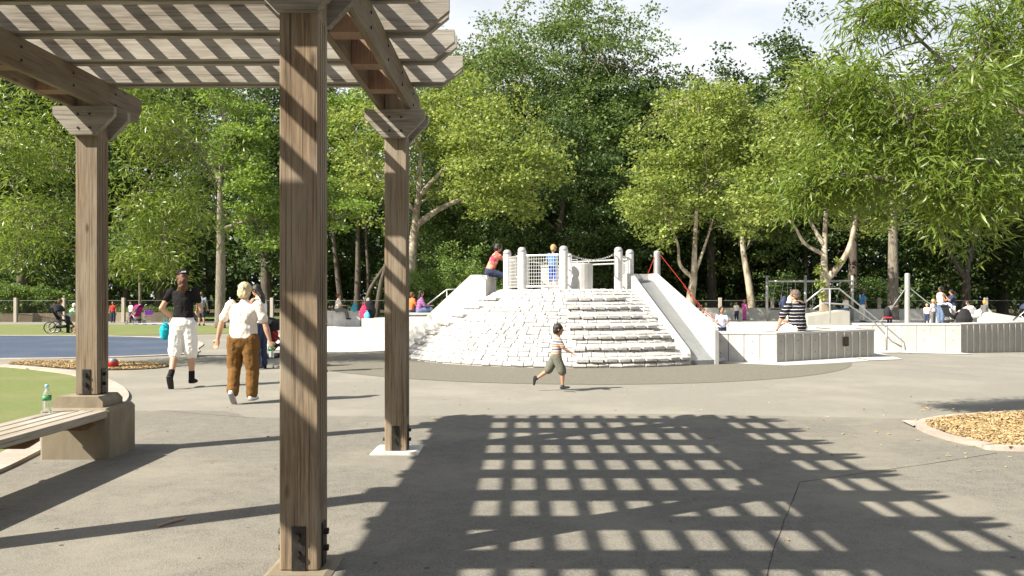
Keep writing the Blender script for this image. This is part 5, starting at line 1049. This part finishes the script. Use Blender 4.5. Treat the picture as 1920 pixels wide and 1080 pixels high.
blk_ = thing('picnic_blanket', 'blue and white blanket spread on the far turf', 'blanket', (-18.9, 44.0, .02)); MB().cbox(-1.1, 1.1, -.5, .5, 0, .03, .01).build('cloth', stripes('blanket', [(0, (.12, .2, .5)), (.5, (.6, .6, .62))], .5, 'X'), blk_)
# swing set
ss = thing('swing_set', 'grey pipe swing set behind the man in stripes', 'swing set', W(1518, 600, 43).xyz*0+Vector((15.4, 43, .2)))
for px in (1438, 1510, 1598): x = (px-960)*43/FPX-15.4; MB().tube([(x, 0, 0), (x, 0, 2.37)], .075, 10).build('post', POLE, ss, True)
MB().tube([((1438-960)*43/FPX-15.4, 0, 2.08), ((1598-960)*43/FPX-15.4, 0, 2.08)], .06, 10).build('crossbar', POLE, ss, True)
for (px, sw_) in ((1462, -.25), (1484, .0), (1530, .05), (1570, -.4)):
    x = (px-960)*43/FPX-15.4
    for q in (-.2, .2): MB().tube([(x+q, 0, 2.06), (x+q+sw_, sw_*.3, .66)], .010, 5).build('swing_chain', POLE, ss)
    MB().cbox(x-.24+sw_, x+.24+sw_, -.14+sw_*.3, .14+sw_*.3, .60, .66, .02).build('swing_seat', BLACKP, ss)
def pole(px, d, z0, top, r, label, name):
    x = (px-960)*d/FPX; o = thing(name, label, 'pole', (x, d, z0)); zt = CH-(top-HZ)*d/FPX-z0
    MB().lathe([(r, 0), (r, zt-.05), (r*.8, zt-.015), (r*.3, zt)], 14).build('pole', POLE, o, False); return o, x, zt
o, x, zt = pole(1701, 38, .2, 512, .115, 'thick grey steel swing pole with ropes at the right', 'swing_pole')
for (tx, tz, ty) in ((-1.35, .15, -.3), (1.5, .55, -.2), (1.9, .45, .3)): MB().tube([(0, 0, zt*.75), (tx*.5, ty*.5, (zt*.75+tz)*.5-.05), (tx, ty, tz)], .018, 6).build('rope', POLE, o)
o, x, zt = pole(1232, 21.6, 0, 470, .085, 'slim steel pole strung with red climbing ropes behind the slide', 'rope_pole')
for P in ([(0, 0, zt), (-.45, -.25, zt*.62), (-.62, -.5, 1.62), (-.5, -.75, 1.5)], [(0, 0, zt), (.62, -.35, 1.75), (1.05, -.6, 1.15), (1.45, -.75, .85)], [(0, 0, zt), (-.12, .5, 1.4), (-.2, 1, .2)], [(0, 0, zt), (.1, .5, 1.5), (.2, 1.1, .2)], [(.62, -.35, 1.72), (1.15, -.35, 1.05), (1.7, -.7, .70)]): MB().tube(spline(P, 4), .0075, 6).build('rope', ROPE, o)
